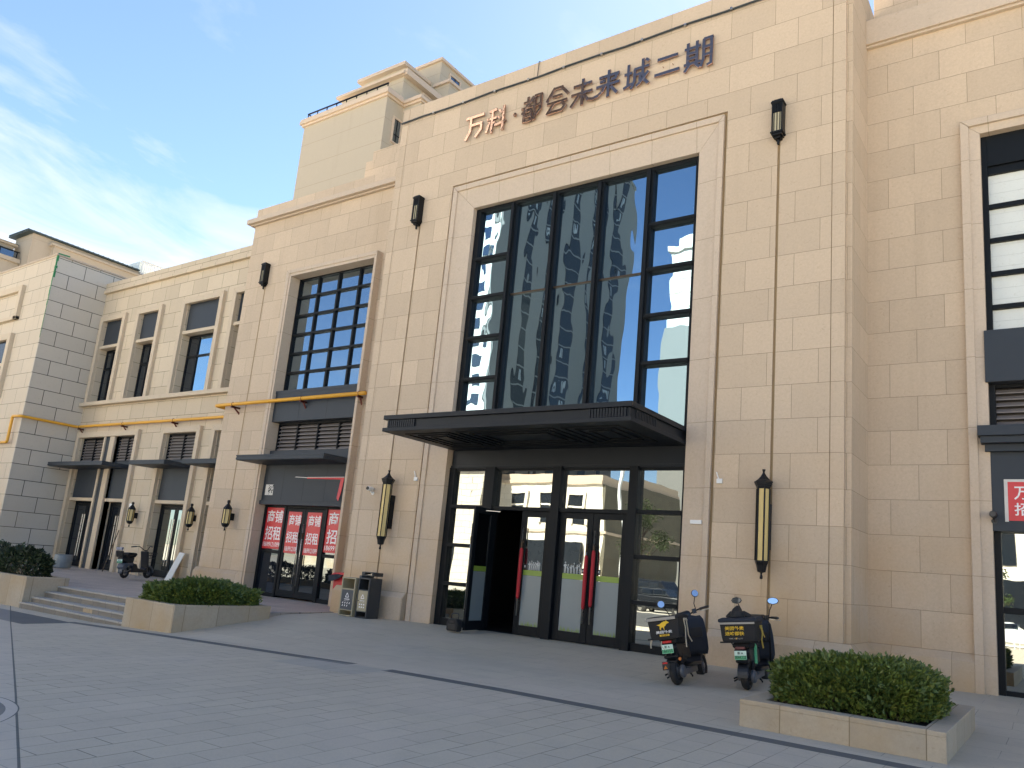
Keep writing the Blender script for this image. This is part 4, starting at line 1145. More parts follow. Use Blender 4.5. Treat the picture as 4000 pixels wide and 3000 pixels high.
t = stub('small white socket with a loose cable left of the entrance architrave', (-14.80, 0, 3.74)); MB().tube([(-.02, -.03, .10), (-.05, -.035, .2), (-.09, -.03, .27)], .012, 6).build('cable', 'white_plastic', t, local=True)
t = stub('small white socket with a loose cable right of the entrance architrave', (-6.08, 0, 3.72)); MB().tube([(-.02, -.03, .10), (-.05, -.035, .18), (-.07, -.03, .24)], .012, 6).build('cable', 'white_plastic', t, local=True)
stub('flat white plate on the right jamb of the entrance', (-6.58, .03, 2.85), w_=.13, h_=.085)
stub('white junction box on the recessed wall above the parked moped', (-35.12, 3.2, 2.92), w_=.16, h_=.16)

# ------------------------------------------------------------------ litter bins
LB = thing('litter_bin', 'double recycling bin with one slate and one beige door standing against the entrance pier', 'bin', (-15.7, -.5, .03))
def bt(txt, x0, x1, z0, z1, y, mat, fat=.0): place_text(txt, x0, x1, z0, z1, y, .002, fat).build('lettering', mat, LB)
zg = .02
b = MB() # left open frame in beige
for x0, x1 in ((-16.24, -16.20), (-15.76, -15.72)): b.box(x0, x1, -.88, -.40, zg, 1.02)
b.box(-16.20, -15.76, -.88, -.40, .985, 1.02); b.box(-16.20, -15.76, -.88, -.83, .70, .735); b.box(-16.20, -15.76, -.88, -.40, zg, .05); b.box(-16.20, -15.76, -.88, -.85, .165, .19)
b.build('frame', 'bin_beige', LB, bevel=.008)
MB().box(-16.20, -15.76, -.42, -.40, zg, 1.0).build('back_panel', 'bin_beige', LB)
MB().box(-16.20, -15.76, -.875, -.84, .19, .70).build('bin_door', 'bin_slate', LB, bevel=.005)
b = MB(); b.box(-15.70, -15.60, -.80, -.34, zg, 1.10); b.build('post', 'bin_slate', LB, bevel=.02)
b = MB(); b.box(-15.70, -15.26, -.72, -.36, 1.10, 1.13); b.box(-15.70, -15.58, -.72, -.36, 1.13, 1.19); b.box(-15.70, -15.26, -.38, -.36, 1.13, 1.19); b.box(-15.33, -15.26, -.72, -.36, 1.13, 1.18); b.box(-15.70, -15.26, -.72, -.36, 1.185, 1.20)
b.build('ashtray_hood', 'bin_dark', LB, bevel=.012)
b = MB(); b.box(-15.56, -15.36, -.66, -.42, 1.128, 1.14); b.box(-15.49, -15.44, -.60, -.48, 1.14, 1.18); b.build('ashtray', 'steel', LB)
b = MB()
b.box(-15.60, -15.565, -.88, -.44, zg, 1.05); b.box(-15.225, -15.18, -.88, -.44, zg, 1.05); b.box(-15.565, -15.225, -.88, -.44, 1.01, 1.05); b.box(-15.565, -15.225, -.88, -.83, .72, .75); b.box(-15.565, -15.225, -.88, -.44, zg, .05); b.box(-15.565, -15.225, -.88, -.85, .175, .2); b.box(-15.565, -15.225, -.48, -.44, .05, 1.01)
b.build('housing', 'bin_dark', LB, bevel=.016)
MB().box(-15.565, -15.225, -.875, -.84, .20, .72).build('bin_door', 'bin_beige', LB, bevel=.005)
MB().lathe([(.014, -.885), (.014, -.874)], (-15.53, 0, .46), 10, axis='y').build('lock', 'black_plastic', LB)
def recycle(cx, cz, y, mat, s=.075):
    b = MB(); k = 0
    P3 = [Vector((cx + s * math.sin(a), cz + s * math.cos(a))) for a in (0, 2.09, 4.19)]
    for i in range(3):
        a, c = P3[i], P3[(i + 1) % 3]; d = (c - a).normalized(); nn = Vector((-d.y, d.x)) * .009
        q = [a + nn + d * .012, c + nn - d * .0, c - nn + d * .0, a - nn + d * .012]; b.prism([(p.x, p.y) for p in q], 'y', y - .002 - .0004 * k, y); k += 1
    b.build('recycling_mark', mat, LB)
recycle(-15.98, .545, -.8755, 'poster_white'); bt('可回收物', -16.08, -15.88, .435, .475, -.8755, 'poster_white', .01); bt('Recyclable', -16.08, -15.90, .405, .42, -.8755, 'poster_white')
recycle(-15.395, .555, -.8755, 'poster_white', .07); bt('其他垃圾', -15.48, -15.31, .45, .48, -.8755, 'poster_white', .008); bt('Other waste', -15.48, -15.32, .425, .438, -.8755, 'poster_white')
b = MB(); k = 0
for j in range(2):
    for i in range(4 if j == 0 else 3):
        x = -16.14 + i * .085; z = .36 - j * .07
        b.add([(x, -.8775, z - .022), (x + .03, -.8775, z - .022), (x + .045, -.8775, z + .022), (x + .02, -.8775, z + .022)], [(0, 1, 2, 3)])
for j in range(2):
    for i in range(3):
        x = -15.49 + i * .075; z = .37 - j * .07
        b.add([(x, -.8775, z - .018), (x + .045, -.8775, z - .018), (x + .04, -.8775, z + .016), (x + .005, -.8775, z + .02)], [(0, 1, 2, 3)])
b.build('pictograms', 'poster_white', LB, recalc=False)

RB = thing('wheelie_bin', 'red plastic bin with a dark bag over its rim, half hidden behind the entrance pier', 'bin', (-18.4, .85, 0))
b = MB(); b.prism([(-18.14, .02), (-17.70, .02), (-17.66, .95), (-18.24, .95)], 'y', .55, 1.15); b.build('body', 'bin_red', RB, bevel=.03)
b = MB(); b.box(-18.30, -17.60, .50, 1.2, .95, 1.0); b.prism([(-18.30, 1.0), (-17.60, 1.0), (-17.68, 1.10), (-18.22, 1.06)], 'y', .52, 1.18); b.build('lid', 'bin_red', RB, bevel=.02)
b = MB(); r2 = random.Random(2)
b.add([(-18.34, .46, .97), (-18.0, .44, 1.02), (-17.75, .45, .99), (-17.85, .44, .92), (-18.1, .42, .82), (-18.28, .42, .80), (-18.32, .55, .97), (-18.0, .60, 1.035), (-17.75, .55, 1.0)],
      [(0, 1, 4, 5), (1, 2, 3, 4), (0, 6, 7, 1), (1, 7, 8, 2)]); b.build('bag', 'navy_cloth', RB)

# ------------------------------------------------------------------ planters and hedges
def planter(name, label, x0, x1, y0, y1, zt, rim, loc=None):
    t = thing(name, label, 'planter', ((x0 + x1) / 2, (y0 + y1) / 2, zt - .5))
    zb = -.9; c = .06
    b = MB()
    b.box(x0, x1, y0, y0 + rim, zb, zt - c); b.box(x0, x1, y1 - rim, y1, zb, zt - c); b.box(x0, x0 + rim, y0 + rim, y1 - rim, zb, zt - c); b.box(x1 - rim, x1, y0 + rim, y1 - rim, zb, zt - c)
    b.build('wall', 'stone_planter', t)
    b = MB(); e = .004
    b.prism([(x0 - e, y0 - e), (x1 + e, y0 - e), (x1 - rim, y0 + rim), (x0 + rim, y0 + rim)], 'z', zt - c, zt); b.prism([(x0 - e, y1 + e), (x1 + e, y1 + e), (x1 - rim, y1 - rim), (x0 + rim, y1 - rim)], 'z', zt - c, zt)
    b.prism([(x0 - e, y0 - e), (x0 + rim, y0 + rim), (x0 + rim, y1 - rim), (x0 - e, y1 + e)], 'z', zt - c, zt); b.prism([(x1 + e, y0 - e), (x1 - rim, y0 + rim), (x1 - rim, y1 - rim), (x1 + e, y1 + e)], 'z', zt - c, zt)
    b.build('coping', 'stone_planter', t, bevel=.008)
    MB().box(x0 + rim - .02, x1 - rim + .02, y0 + rim - .02, y1 - rim + .02, zt - .5, zt - .05).build('soil', 'soil', t)
    return t
planter('stone_planter', 'low rectangular stone planter at the lower right with a rounded hedge in it', -3.57, -1.22, -5.45, -2.40, .22, .24)
planter('stone_planter', 'stone planter holding a clipped hedge beside the right end of the steps', -18.15, -16.15, -5.58, -3.10, .235, .22)
planter('stone_planter', 'long stone planter at the far left beside the left end of the steps', -44, -23.42, -5.50, -4.40, .32, .2)
def hedge(name, label, x0, x1, y0, y1, zb, zt, n, leaf, mat, seed, rough=.06, corner=3.2, group=None):
    r = random.Random(seed)
    t = thing(name, label, 'hedge', ((x0 + x1) / 2, (y0 + y1) / 2, zb), group=group)
    cx, cy = (x0 + x1) / 2, (y0 + y1) / 2; hx, hy, hz = (x1 - x0) / 2, (y1 - y0) / 2, zt - zb
    V = []; F = []
    ph = [r.uniform(0, 6) for _ in range(6)]
    def surf(dx, dy):
        # super-ellipse footprint with a lumpy domed top
        m_ = (abs(dx) ** corner + abs(dy) ** corner) ** (1 / corner)
        return m_
    def lump(x, y):
        return rough * (math.sin(x * 3.1 + ph[0]) * math.sin(y * 2.7 + ph[1]) + .6 * math.sin(x * 6.3 + ph[2]) * math.sin(y * 5.9 + ph[3]) + .5 * math.sin(x * 11 + ph[4] + y * 9))
    for i in range(n):
        for _ in range(40):
            dx, dy = r.uniform(-1, 1), r.uniform(-1, 1)
            mm = surf(dx, dy)
            if mm < 1: break
        x, y = cx + dx * hx, cy + dy * hy
        top = (hz * (1 - .34 * mm ** 3.2) + lump(x, y))
        u = r.random()
        if u < .55: h = top * (1 - .16 * r.random() ** 1.5)           # roof
        elif u < .9 and mm < .99:                                     # sides: push out to the skin
            k = (1 / max(mm, .05)) * (1 - .10 * r.random() ** 1.4); x, y = cx + dx * hx * k, cy + dy * hy * k
            top = hz * .68 + lump(x, y); h = top * r.uniform(.02, 1.0)
        else: h = top * r.uniform(.1, .9)
        z = zb + h
        # leaf: folded diamond, long axis pointing up and outwards
        out = Vector((x - cx, (y - cy), .55 * hz + h * .4)).normalized()
        ax = (out + Vector((r.gauss(0, .55), r.gauss(0, .55), r.gauss(.25, .45)))).normalized()
        sd_ = ax.cross(Vector((r.gauss(0, 1), r.gauss(0, 1), r.gauss(0, 1)))).normalized()
        nm = ax.cross(sd_)
        L = leaf * r.uniform(.65, 1.25); wd = L * r.uniform(.22, .32)
        p = Vector((x, y, z)); o = len(V)
        if r.random() < .09: p += out * r.uniform(.02, .10)
        V += [p, p + ax * L * .45 + sd_ * wd + nm * wd * .35, p + ax * L, p + ax * L * .45 - sd_ * wd + nm * wd * .35]
        F += [(o, o + 1, o + 2), (o, o + 2, o + 3)]
    b = MB(); b.v = [tuple(v) for v in V]; b.f = F
    b.build('foliage', mat, t, recalc=False)
    b = MB()
    for i in range(int(n / 90) + 12):
        dx, dy = r.uniform(-.93, .93), r.uniform(-.93, .93)
        if surf(dx, dy) > .97: continue
        x, y = cx + dx * hx, cy + dy * hy; hgt = hz * r.uniform(.55, .9)
        q = [Vector((x, y, zb - .05))]
        for k in range(3): q.append(q[-1] + Vector((r.gauss(0, .035), r.gauss(0, .035), hgt / 3)))
        b.tube(q, [.009, .007, .005, .003], 4)
    b.build('stem', 'twig', t)
    return t
hedge('hedge', 'rounded box hedge with yellowish new leaves growing in the planter at the lower right', -3.42, -1.44, -5.12, -2.95, .20, .77, 30000, .076, 'leaf_hedge', 1, .03)
hedge('hedge', 'clipped green hedge in the planter beside the steps', -18.0, -16.22, -5.42, -3.25, .20, .69, 19000, .080, 'leaf_hedge', 2, .04, 5)
hedge('hedge', 'dark ragged bush spilling over the long planter at the far left', -27.6, -23.9, -5.35, -4.5, .28, .92, 5200, .11, 'leaf_dark', 3, .16)
hedge('hedge', 'dark bush at the very left edge of the long planter', -34, -28.2, -5.35, -4.5, .28, .9, 4000, .12, 'leaf_dark', 4, .12)

# ------------------------------------------------------------------ small things on the terrace and by the doors
bd = thing('white_board', 'white board leaning on the wall between two shop fronts of the recessed section', 'board', (-30.5, 3.0, 0))
b = MB(); b.add([(-30.72, 2.72, .0), (-30.30, 2.72, .0), (-30.05, 3.0, 1.12), (-30.42, 3.0, 1.15), (-30.72, 2.75, .0), (-30.30, 2.75, .0), (-30.05, 3.03, 1.12), (-30.42, 3.03, 1.15)],
    [(0, 1, 2, 3), (4, 7, 6, 5), (0, 4, 5, 1), (1, 5, 6, 2), (2, 6, 7, 3), (3, 7, 4, 0)]); b.build('panel', 'white_board', bd)
st_ = thing('broom_stick', 'thin dark pole leaning on the stone jamb behind the parked moped', 'pole', (-35.4, 2.7, 0))
MB().tube([(-35.35, 2.55, .0), (-35.42, 2.98, 1.85)], .022, 8).build('shaft', 'twig', st_)
br_ = thing('barrel', 'round translucent grey barrel standing on the terrace by the corner block', 'barrel', (-36.1, 1.2, .05))
b = MB(); b.lathe([(.29, .0), (.33, .05), (.35, .26), (.35, .42), (.34, .52), (.32, .56)], (0, 0, 0), 24); b.build('body', 'barrel_grey', br_, local=True, smooth=False)
b = MB(); b.torus((0, 0, .555), .325, .018, axis='z'); b.torus((0, 0, .30), .352, .010, axis='z'); b.build('rim', 'barrel_grey', br_, local=True, smooth=True)
bg_ = thing('black_bag', 'small black bag with a stiff handle holding the open door leaf', 'bag', (-12.32, -.74, .03))
b = MB(); b.prism([(-.17, 0), (.17, 0), (.18, .18), (.13, .29), (-.12, .29), (-.18, .18)], 'y', -.10, .10); b.build('body', 'black_cloth', bg_, local=True, bevel=.035)
MB().tube(bend([(-.10, 0, .26), (-.11, 0, .40), (.11, 0, .42), (.12, 0, .26)], .05, 3), .016, 8).build('handle', 'black_plastic', bg_, local=True, smooth=True)
b = MB(); b.box(-.12, .12, -.112, -.10, .05, .16); b.box(-.06, .06, -.116, -.11, .20, .24); b.build('pocket', 'black_plastic', bg_, local=True, bevel=.004)

# ------------------------------------------------------------------ scooters
def wheel(t, x, r=.215, wd=.060):
    b = MB(); b.torus((x, 0, r), r - .048, .048, n=30, k=10, flat=wd / .048)
    w_ = b.build('wheel', 'rubber', t, local=True, smooth=True)
    b = MB(); b.torus((x, 0, r), r - .092, .014, n=26, k=8, flat=2.2)
    for k in range(5):
        a = 2 * math.pi * k / 5; b.tube([(x + .03 * math.cos(a), 0, r + .03 * math.sin(a)), (x + (r - .09) * math.cos(a), 0, r + (r - .09) * math.sin(a))], .014, 6)
    b.lathe([(.045, -.06), (.06, -.04), (.06, .04), (.045, .06)], (x, 0, r), 14, axis='y')
    b.build('rim', 'grey_plastic', w_, local=True)
def arc_shell(cx, cz, r0, r1, a0, a1, y0, y1, n=12):
    b = MB(); pts = [(cx + r1 * math.cos(a0 + (a1 - a0) * i / n), cz + r1 * math.sin(a0 + (a1 - a0) * i / n)) for i in range(n + 1)]
    pts += [(cx + r0 * math.cos(a1 - (a1 - a0) * i / n), cz + r0 * math.sin(a1 - (a1 - a0) * i / n)) for i in range(n + 1)]
    return b.prism(pts, 'y', y0, y1)
def rear_text(body, yl, yr, z0, z1, x, fat=.01, depth=.003):
    # lettering on a face that looks along -x: reads towards -y
    b = text_mb(body, 1, 1, fat)
    b.v = [(x - (v[2] * .5 + .5) * depth, yl + v[0] * (yr - yl), z0 + v[1] * (z1 - z0)) for v in b.v]
    return b
def plate(t, x, z, txt, y0=-.095, y1=.095, h=.135, top='新 A'):
    p = MB().box(x - .006, x, y0, y1, z, z + h).build('number_plate', 'plate_pale', t, local=True, bevel=.003)
    MB().box(x - .0075, x - .006, y0 + .003, y1 - .003, z + .003, z + h * .46).build('plate_band', 'plate_green', p, local=True)
    rear_text(top, y1 - .05, y0 + .05, z + h * .58, z + h * .90, x - .0075, .012).build('lettering', 'plate_ink', p, local=True)
    rear_text(txt, y1 - .012, y0 + .012, z + h * .10, z + h * .46, x - .0085, .012).build('lettering', 'plate_ink', p, local=True)
def delivery_scooter(label, loc, heading, lean, steer, mirror, plate_txt, plate_z, body='black_plastic', accent=None):
    t = thing('delivery_scooter', label, 'scooter', loc, rot=(lean, 0, heading), scale=1.07, group='delivery scooters by the entrance')
    wheel(t, 0); wheel(t, 1.36)
    # rear mudguard, swing arm and motor casing
    b = arc_shell(0, .205, .222, .242, math.radians(40), math.radians(138 if steer >= 0 else 184), -.085, .085); b.build('rear_fender', body, t, local=True, bevel=.012)
    b = MB(); b.prism([(-.24, .46), (-.03, .52), (.30, .46), (.40, .34), (.30, .32), (-.05, .43), (-.20, .41)], 'y', -.105, .105); b.build('tail_body', body, t, local=True, bevel=.03)
    b = MB(); b.box(-.08, .40, -.145, -.085, .15, .23); b.lathe([(.085, -.15), (.10, -.13), (.10, -.085)], (0, 0, .205), 16, axis='y'); b.lathe([(.07, .085), (.07, .13)], (0, 0, .205), 16, axis='y'); b.box(-.05, .40, .085, .125, .16, .22)
    b.build('swing_arm', 'grey_plastic', t, local=True, bevel=.01)
    b = MB()
    for y in (-.10, .10): b.tube([(0.02, y, .22), (.08, y, .52)], .028, 10)
    b.build('rear_shock', 'black_metal', t, local=True, smooth=True)
    # tail light and mud flap
    MB().box(-.262, -.22, -.075, .075, plate_z + .155, plate_z + .195).build('tail_lamp', 'light_red' if steer >= 0 else 'tail_dull', t, local=True, bevel=.01)
    plate(t, -.262, plate_z, plate_txt)
    b = MB(); b.prism([(-.235, .46), (-.255, plate_z + .02), (-.25, plate_z + .16), (-.20, .62), (-.18, .50)], 'y', -.035, .035); b.build('plate_bracket', 'black_metal', t, local=True)
    if steer >= 0:
        MB().box(-.262, -.245, .02, .13, .25, .38).build('mud_flap', 'black_plastic', t, local=True, bevel=.006)
        MB().box(-.270, -.26, .035, .115, .345, .37).build('reflector', 'light_red', t, local=True, bevel=.003)
        b = MB(); b.add([(-.2655, .11, .27), (-.2655, .04, .27), (-.2655, .075, .32)], [(0, 1, 2)]); b.build('warning_mark', 'tail_amber', t, local=True, recalc=False)
        b = MB(); b.lathe([(.022, -.012), (.028, 0), (.02, .01)], (-.17, -.15, .40), 12, axis='x'); b.build('indicator', 'tail_amber', t, local=True)
    # seat box, seat, floor
    b = MB(); b.prism([(-.10, .44), (.52, .38), (.50, .62), (-.16, .64), (-.20, .58)], 'y', -.125, .125); b.build('seat_box', body, t, local=True, bevel=.03)
    b = MB(); b.prism([(-.20, .645), (.52, .62), (.58, .68), (.50, .73), (.10, .735), (-.20, .72)], 'y', -.14, .14); b.build('seat', 'black_cloth', t, local=True, bevel=.03)
    b = MB(); b.prism([(.30, .30), (.42, .26), (.92, .26), (1.02, .40), (.98, .42), (.88, .31), (.45, .32)], 'y', -.16, .16); b.build('floorboard', body, t, local=True, bevel=.015)
    b = MB(); b.box(.36, .86, -.10, .10, .15, .26); b.build('battery_case', 'grey_plastic', t, local=True, bevel=.02)
    # stands and pegs
    b = MB(); b.tube([(.42, .12, .20), (.36, .30, .10)], .013, 6); b.build('stand', 'black_metal', t, local=True)
    b = MB(); b.tube([(.34, -.10, .18), (.22, -.19, .12), (.18, -.20, .11)], .014, 6); b.build('foot_peg', 'black_metal', t, local=True)
    b = MB(); b.tube([(.20, .13, .20), (.12, .24, .16)], .014, 6); b.build('foot_peg', 'black_metal', t, local=True)
    # leg shield
    b = MB(); b.prism([(.96, .38), (1.02, .38), (1.00, .70), (.92, 1.02), (.86, 1.04), (.92, .70)], 'y', -.17, .17); b.build('leg_shield', body, t, local=True, bevel=.03)
    # turning front end
    S = Matrix.Translation((1.05, 0, .6)) @ Matrix.Rotation(steer, 4, Vector((-.34, 0, .94))) @ Matrix.Translation((-1.05, 0, -.6))
    b = MB()
    for y in (-.075, .075): b.tube([(1.36, y, .205), (1.16, y, .62), (1.02, y * .5, .98)], .020, 8)
    b.xf(S).build('fork', 'black_metal', t, local=True, smooth=True)
    arc_shell(1.36, .205, .222, .242, math.radians(5), math.radians(150), -.07, .07).xf(S).build('front_fender', body, t, local=True, bevel=.01)
    b = MB(); b.prism([(.92, .98), (1.10, .94), (1.13, 1.05), (1.04, 1.16), (.92, 1.13)], 'y', -.13, .13); b.xf(S).build('headlight_cowl', body, t, local=True, bevel=.03)
    b = MB(); b.add([(.915, -.10, 1.03), (.915, .10, 1.03), (.935, .10, 1.125), (.935, -.10, 1.125), (.93, -.10, 1.03), (.93, .10, 1.03), (.95, .10, 1.125), (.95, -.10, 1.125)], [(0, 1, 2, 3), (4, 7, 6, 5), (0, 4, 5, 1), (2, 6, 7, 3), (1, 5, 6, 2), (0, 3, 7, 4)]); b.xf(S).build('dashboard', 'window_dark', t, local=True)
    b = MB(); b.tube([(.86, .36, 1.11), (.95, .20, 1.10), (1.0, .08, 1.06), (1.0, -.08, 1.06), (.95, -.20, 1.10), (.86, -.36, 1.11)], .013, 8); b.xf(S).build('handlebar', 'black_metal', t, local=True, smooth=True)
    for sg in (1, -1):
        b = MB(); b.tube([(.895, .30 * sg, 1.105), (.80, .44 * sg, 1.10)], .021, 10); b.box(.90, .95, .20 * sg - .03, .20 * sg + .03, 1.06, 1.14); b.xf(S).build('grip', 'black_plastic', t, local=True)
        b = MB(); b.tube([(.90, .26 * sg, 1.08), (.94, .34 * sg, 1.07), (.86, .46 * sg, 1.06)], .008, 6); b.xf(S).build('brake_lever', 'steel', t, local=True)
        b = MB(); b.tube([(.93, .24 * sg, 1.12), (.95, .25 * sg, 1.22), (.93, .31 * sg, 1.34)], .008, 6)
        b.xf(S).build('mirror_stalk', 'black_metal', t, local=True)
        mz, my = 1.38, .325 * sg
        sx_, sz_ = (1, 1) if mirror == 'round' else (1.55, .9)
        b = MB(); b.lathe([(.056, .012), (.066, .008), (.066, -.004), (.060, -.008)], (0, 0, 0), 22 if mirror == 'round' else 8, axis='x')
        b.v = [(v[0], v[1] * sx_, v[2] * sz_) for v in b.v]
        T = S @ Matrix.Translation((.925, my, mz)) @ Matrix.Rotation(math.radians(10), 4, 'Y') @ Matrix.Rotation(math.radians(-6 * sg), 4, 'Z')
        mk = b.xf(T).build('mirror_back', 'black_plastic', t, local=True)
        b = MB(); b.lathe([(.058, -.010), (.058, -.0085)], (0, 0, 0), 22 if mirror == 'round' else 8, axis='x'); b.v = [(v[0], v[1] * sx_, v[2] * sz_) for v in b.v]
        b.xf(T).build('mirror_glass', 'mirror', mk, local=True)
    # wind apron hung over the bars: a thick quilted sheet with two pockets
    b = MB(); xs_ = [-.30, -.22, -.12, 0, .12, .22, .30]
    prof = [(1.06, .84, .78), (.98, .82, .95), (.80, .84, 1.0), (.64, .87, 1.0), (.50, .90, .96), (.42, .92, .86)]
    for off in (0, .03):
        for z, x, wf in prof:
            for y in xs_: b.v.append((x + .10 * (1 - (y / .30) ** 2) * -.35 + off, y * wf, z + .012 * math.sin(y * 20 + z * 9)))
    nx, nz_ = len(xs_), len(prof); N_ = nx * nz_
    for j in range(nz_ - 1):
        for i in range(nx - 1):
            q = (j * nx + i, j * nx + i + 1, (j + 1) * nx + i + 1, (j + 1) * nx + i); b.f.append(q); b.f.append(tuple(N_ + k for k in reversed(q)))
    rim_ = [i for i in range(nx)] + [j * nx + nx - 1 for j in range(1, nz_)] + [(nz_ - 1) * nx + i for i in range(nx - 2, -1, -1)] + [j * nx for j in range(nz_ - 2, 0, -1)]
    for a, c in zip(rim_, rim_[1:] + rim_[:1]): b.f.append((a, c, c + N_, a + N_))
    S2 = Matrix.Translation((1.0, 0, 0)) @ Matrix.Rotation(steer * .3, 4, 'Z') @ Matrix.Translation((-1.0, 0, 0))
    b.xf(S2).build('leg_apron', 'navy_cloth', t, local=True, smooth=True)
    b = MB(); b.box(.775, .815, -.24, -.04, .70, .86); b.box(.775, .815, .04, .24, .70, .86); b.xf(S2).build('apron_pocket', 'black_cloth', t, local=True, bevel=.012)
    # rear carrier
    b = MB()
    for y in (-.22, .22): b.tube([(-.28, y, .738), (.14, y, .738)], .010, 6)
    b.tube([(-.285, -.30, .738), (-.285, .30, .738)], .012, 6); b.tube([(-.10, -.22, .738), (-.10, .22, .738)], .010, 6); b.tube([(-.20, .15, .738), (-.12, .09, .60)], .010, 6); b.tube([(-.20, -.15, .738), (-.12, -.09, .60)], .010, 6)
    b.build('carrier', 'black_metal', t, local=True)
    if accent:
        MB().prism([(.10, .40), (.20, .38), (.24, .66), (.16, .70)], 'y', -.150, -.126).build('side_stripe', accent, t, local=True)
        b = MB(); b.tube(bend([(.62, -.26, .30), (.62, -.30, .95), (.68, -.28, 1.0)], .06, 3), .018, 8); b.tube([(.62, -.12, .34), (.62, -.27, .34)], .012, 6); b.tube([(.80, -.16, .72), (.62, -.295, .72)], .01, 6)
        b.build('crash_bar', 'black_metal', t, local=True, smooth=True)
    return t
plain('tail_dull', (.16, .04, .035), .35, 0, .1, 10)
def delivery_box(label, loc, heading, lean, kind):
    up = Matrix.Rotation(heading, 3, 'Z') @ Matrix.Rotation(lean, 3, 'X') @ Vector((0, 0, -.064))
    t = thing('delivery_box', label, 'delivery box', Vector(loc) + up * (1.6 if kind == 1 else 1.09), rot=(lean, 0, heading), group='delivery boxes strapped on the scooters')
    t.scale = (1.07, .95 if kind == 1 else 1.04, 1.07)
    # sewn cloth case, sagging a little: wider at the lid
    b = MB(); N = 7
    x0, x1 = -.30, .16
    def ring(z, wx, wy, sag):
        out = []
        for i in range(N): u = -1 + 2 * i / (N - 1); out.append((x0 - wx * (1 - u * u) * .018, wy * u, z + sag * (1 - u * u)))
        for i in range(N): u = 1 - 2 * i / (N - 1); out.append((x1 + wx, wy * u, z + sag * (1 - u * u)))
        return out
    R_ = [ring(.815, 0, .262, -.006), ring(.90, .9, .278, 0), ring(1.02, 1.0, .286, 0), ring(1.12, .5, .296, 0)]
    for rr in R_: b.v += rr
    k = 2 * N
    for j in range(3):
        for i in range(k): b.f.append((j * k + i, j * k + (i + 1) % k, (j + 1) * k + (i + 1) % k, (j + 1) * k + i))
    b.f.append(tuple(range(k - 1, -1, -1))); b.f.append(tuple(3 * k + i for i in range(k)))
    b.v = [(v[0], v[1], v[2]) if v[0] < 0 else (min(v[0], x1 + .02), v[1], v[2]) for v in b.v]
    b.build('case', 'black_cloth', t, local=True, bevel=.012)
    b = MB(); b.prism([(-.335, 1.11), (.20, 1.11), (.19, 1.165), (-.10, 1.18), (-.325, 1.16)], 'y', -.312, .312); b.build('lid', 'black_cloth' if kind == 1 else 'navy_cloth', t, local=True, bevel=.015)
    if kind == 1: MB().box(-.341, -.334, -.25, .312, 1.108, 1.155).build('reflective_trim', 'silver_trim', t, local=True, bevel=.002)
    else: MB().box(-.331, -.322, -.285, .285, 1.075, 1.106).build('reflective_trim', 'silver_trim', t, local=True, bevel=.002)
    xf_ = -.3225
    if kind == 1:
        # leaping yellow emblem over the brand lettering
        e = [(.0, .035), (.05, .045), (.09, .070), (.125, .085), (.150, .082), (.160, .105), (.172, .082), (.192, .072), (.205, .055), (.185, .050), (.165, .045), (.150, .030), (.140, .012), (.120, .005), (.118, -.030), (.128, -.045), (.110, -.040), (.100, -.005), (.080, -.006), (.060, -.030), (.075, -.045), (.050, -.040), (.045, -.010), (.055, .010), (.030, .028)]
        b = MB(); b.add([(xf_ - .004, .125 - p[0] * 1.2, 1.005 + p[1]) for p in e] + [(xf_, .125 - p[0] * 1.2, 1.005 + p[1]) for p in e], [tuple(range(len(e)))] + [(i, (i + 1) % len(e), len(e) + (i + 1) % len(e), len(e) + i) for i in range(len(e))])
        b.build('emblem', 'logo_yellow', t, local=True)
        rear_text('美团外卖', .150, -.155, .905, .950, xf_, .012).build('lettering', 'poster_white', t, local=True)
        MB().box(xf_ - .003, xf_ + .004, -.095, .085, .862, .890).build('badge', 'logo_yellow', t, local=True)
        rear_text('送啥都快', .060, -.070, .866, .886, xf_ - .003, .008, .002).build('lettering', 'black_metal', t, local=True)
        b = MB(); b.tube([(-.05, -.30, 1.11), (-.06, -.315, .95), (-.08, -.30, .80), (-.10, -.30, .66)], .012, 6); b.tube([(.06, -.31, 1.11), (.03, -.32, 1.0), (.06, -.31, .84), (.14, -.33, .74)], .012, 6)
        b.tube([(-.26, .27, .84), (-.27, .30, .76), (-.26, .31, .70)], .014, 6); b.tube([(-.25, .10, .79), (-.26, .11, .72), (-.26, .05, .66)], .011, 6)
        b.tube([(-.05, -.312, 1.10), (.06, -.316, 1.08)], .02, 6)
        b.build('strap', 'strap_beige', t, local=True)
    else:
        rear_text('美团外卖', .205, -.105, .985, 1.045, xf_, .014).build('lettering', 'logo_yellow', t, local=True)
        rear_text('送啥都快', .205, -.105, .905, .965, xf_, .014).build('lettering', 'logo_yellow', t, local=True)
        rear_text('TIME AND JOY', .150, -.08, .842, .868, xf_, .004).build('lettering', 'silver_trim', t, local=True)
        b = MB(); b.add([(xf_ - .003, .04, .870), (xf_ - .003, .012, .870), (xf_ - .003, .026, .842)], [(0, 1, 2)]); b.build('badge', 'logo_yellow', t, local=True, recalc=False)
        b = MB(); b.box(-.06, .05, -.318, -.300, 1.0, 1.05); b.tube([(-.02, -.312, 1.02), (0, -.322, .92), (-.04, -.31, .82), (.02, -.31, .70)], .012, 6); b.tube([(.04, -.312, 1.02), (.06, -.32, .92), (.10, -.33, .86)], .008, 6)
        b.build('strap', 'logo_yellow_dull', t, local=True)
        b = MB(); b.tube([(-.05, .05, 1.17), (-.04, .05, 1.23), (.0, .06, 1.30), (.02, .05, 1.36)], [.13, .12, .075, .02], 10); b.build('rolled_bag', 'black_cloth', t, local=True)
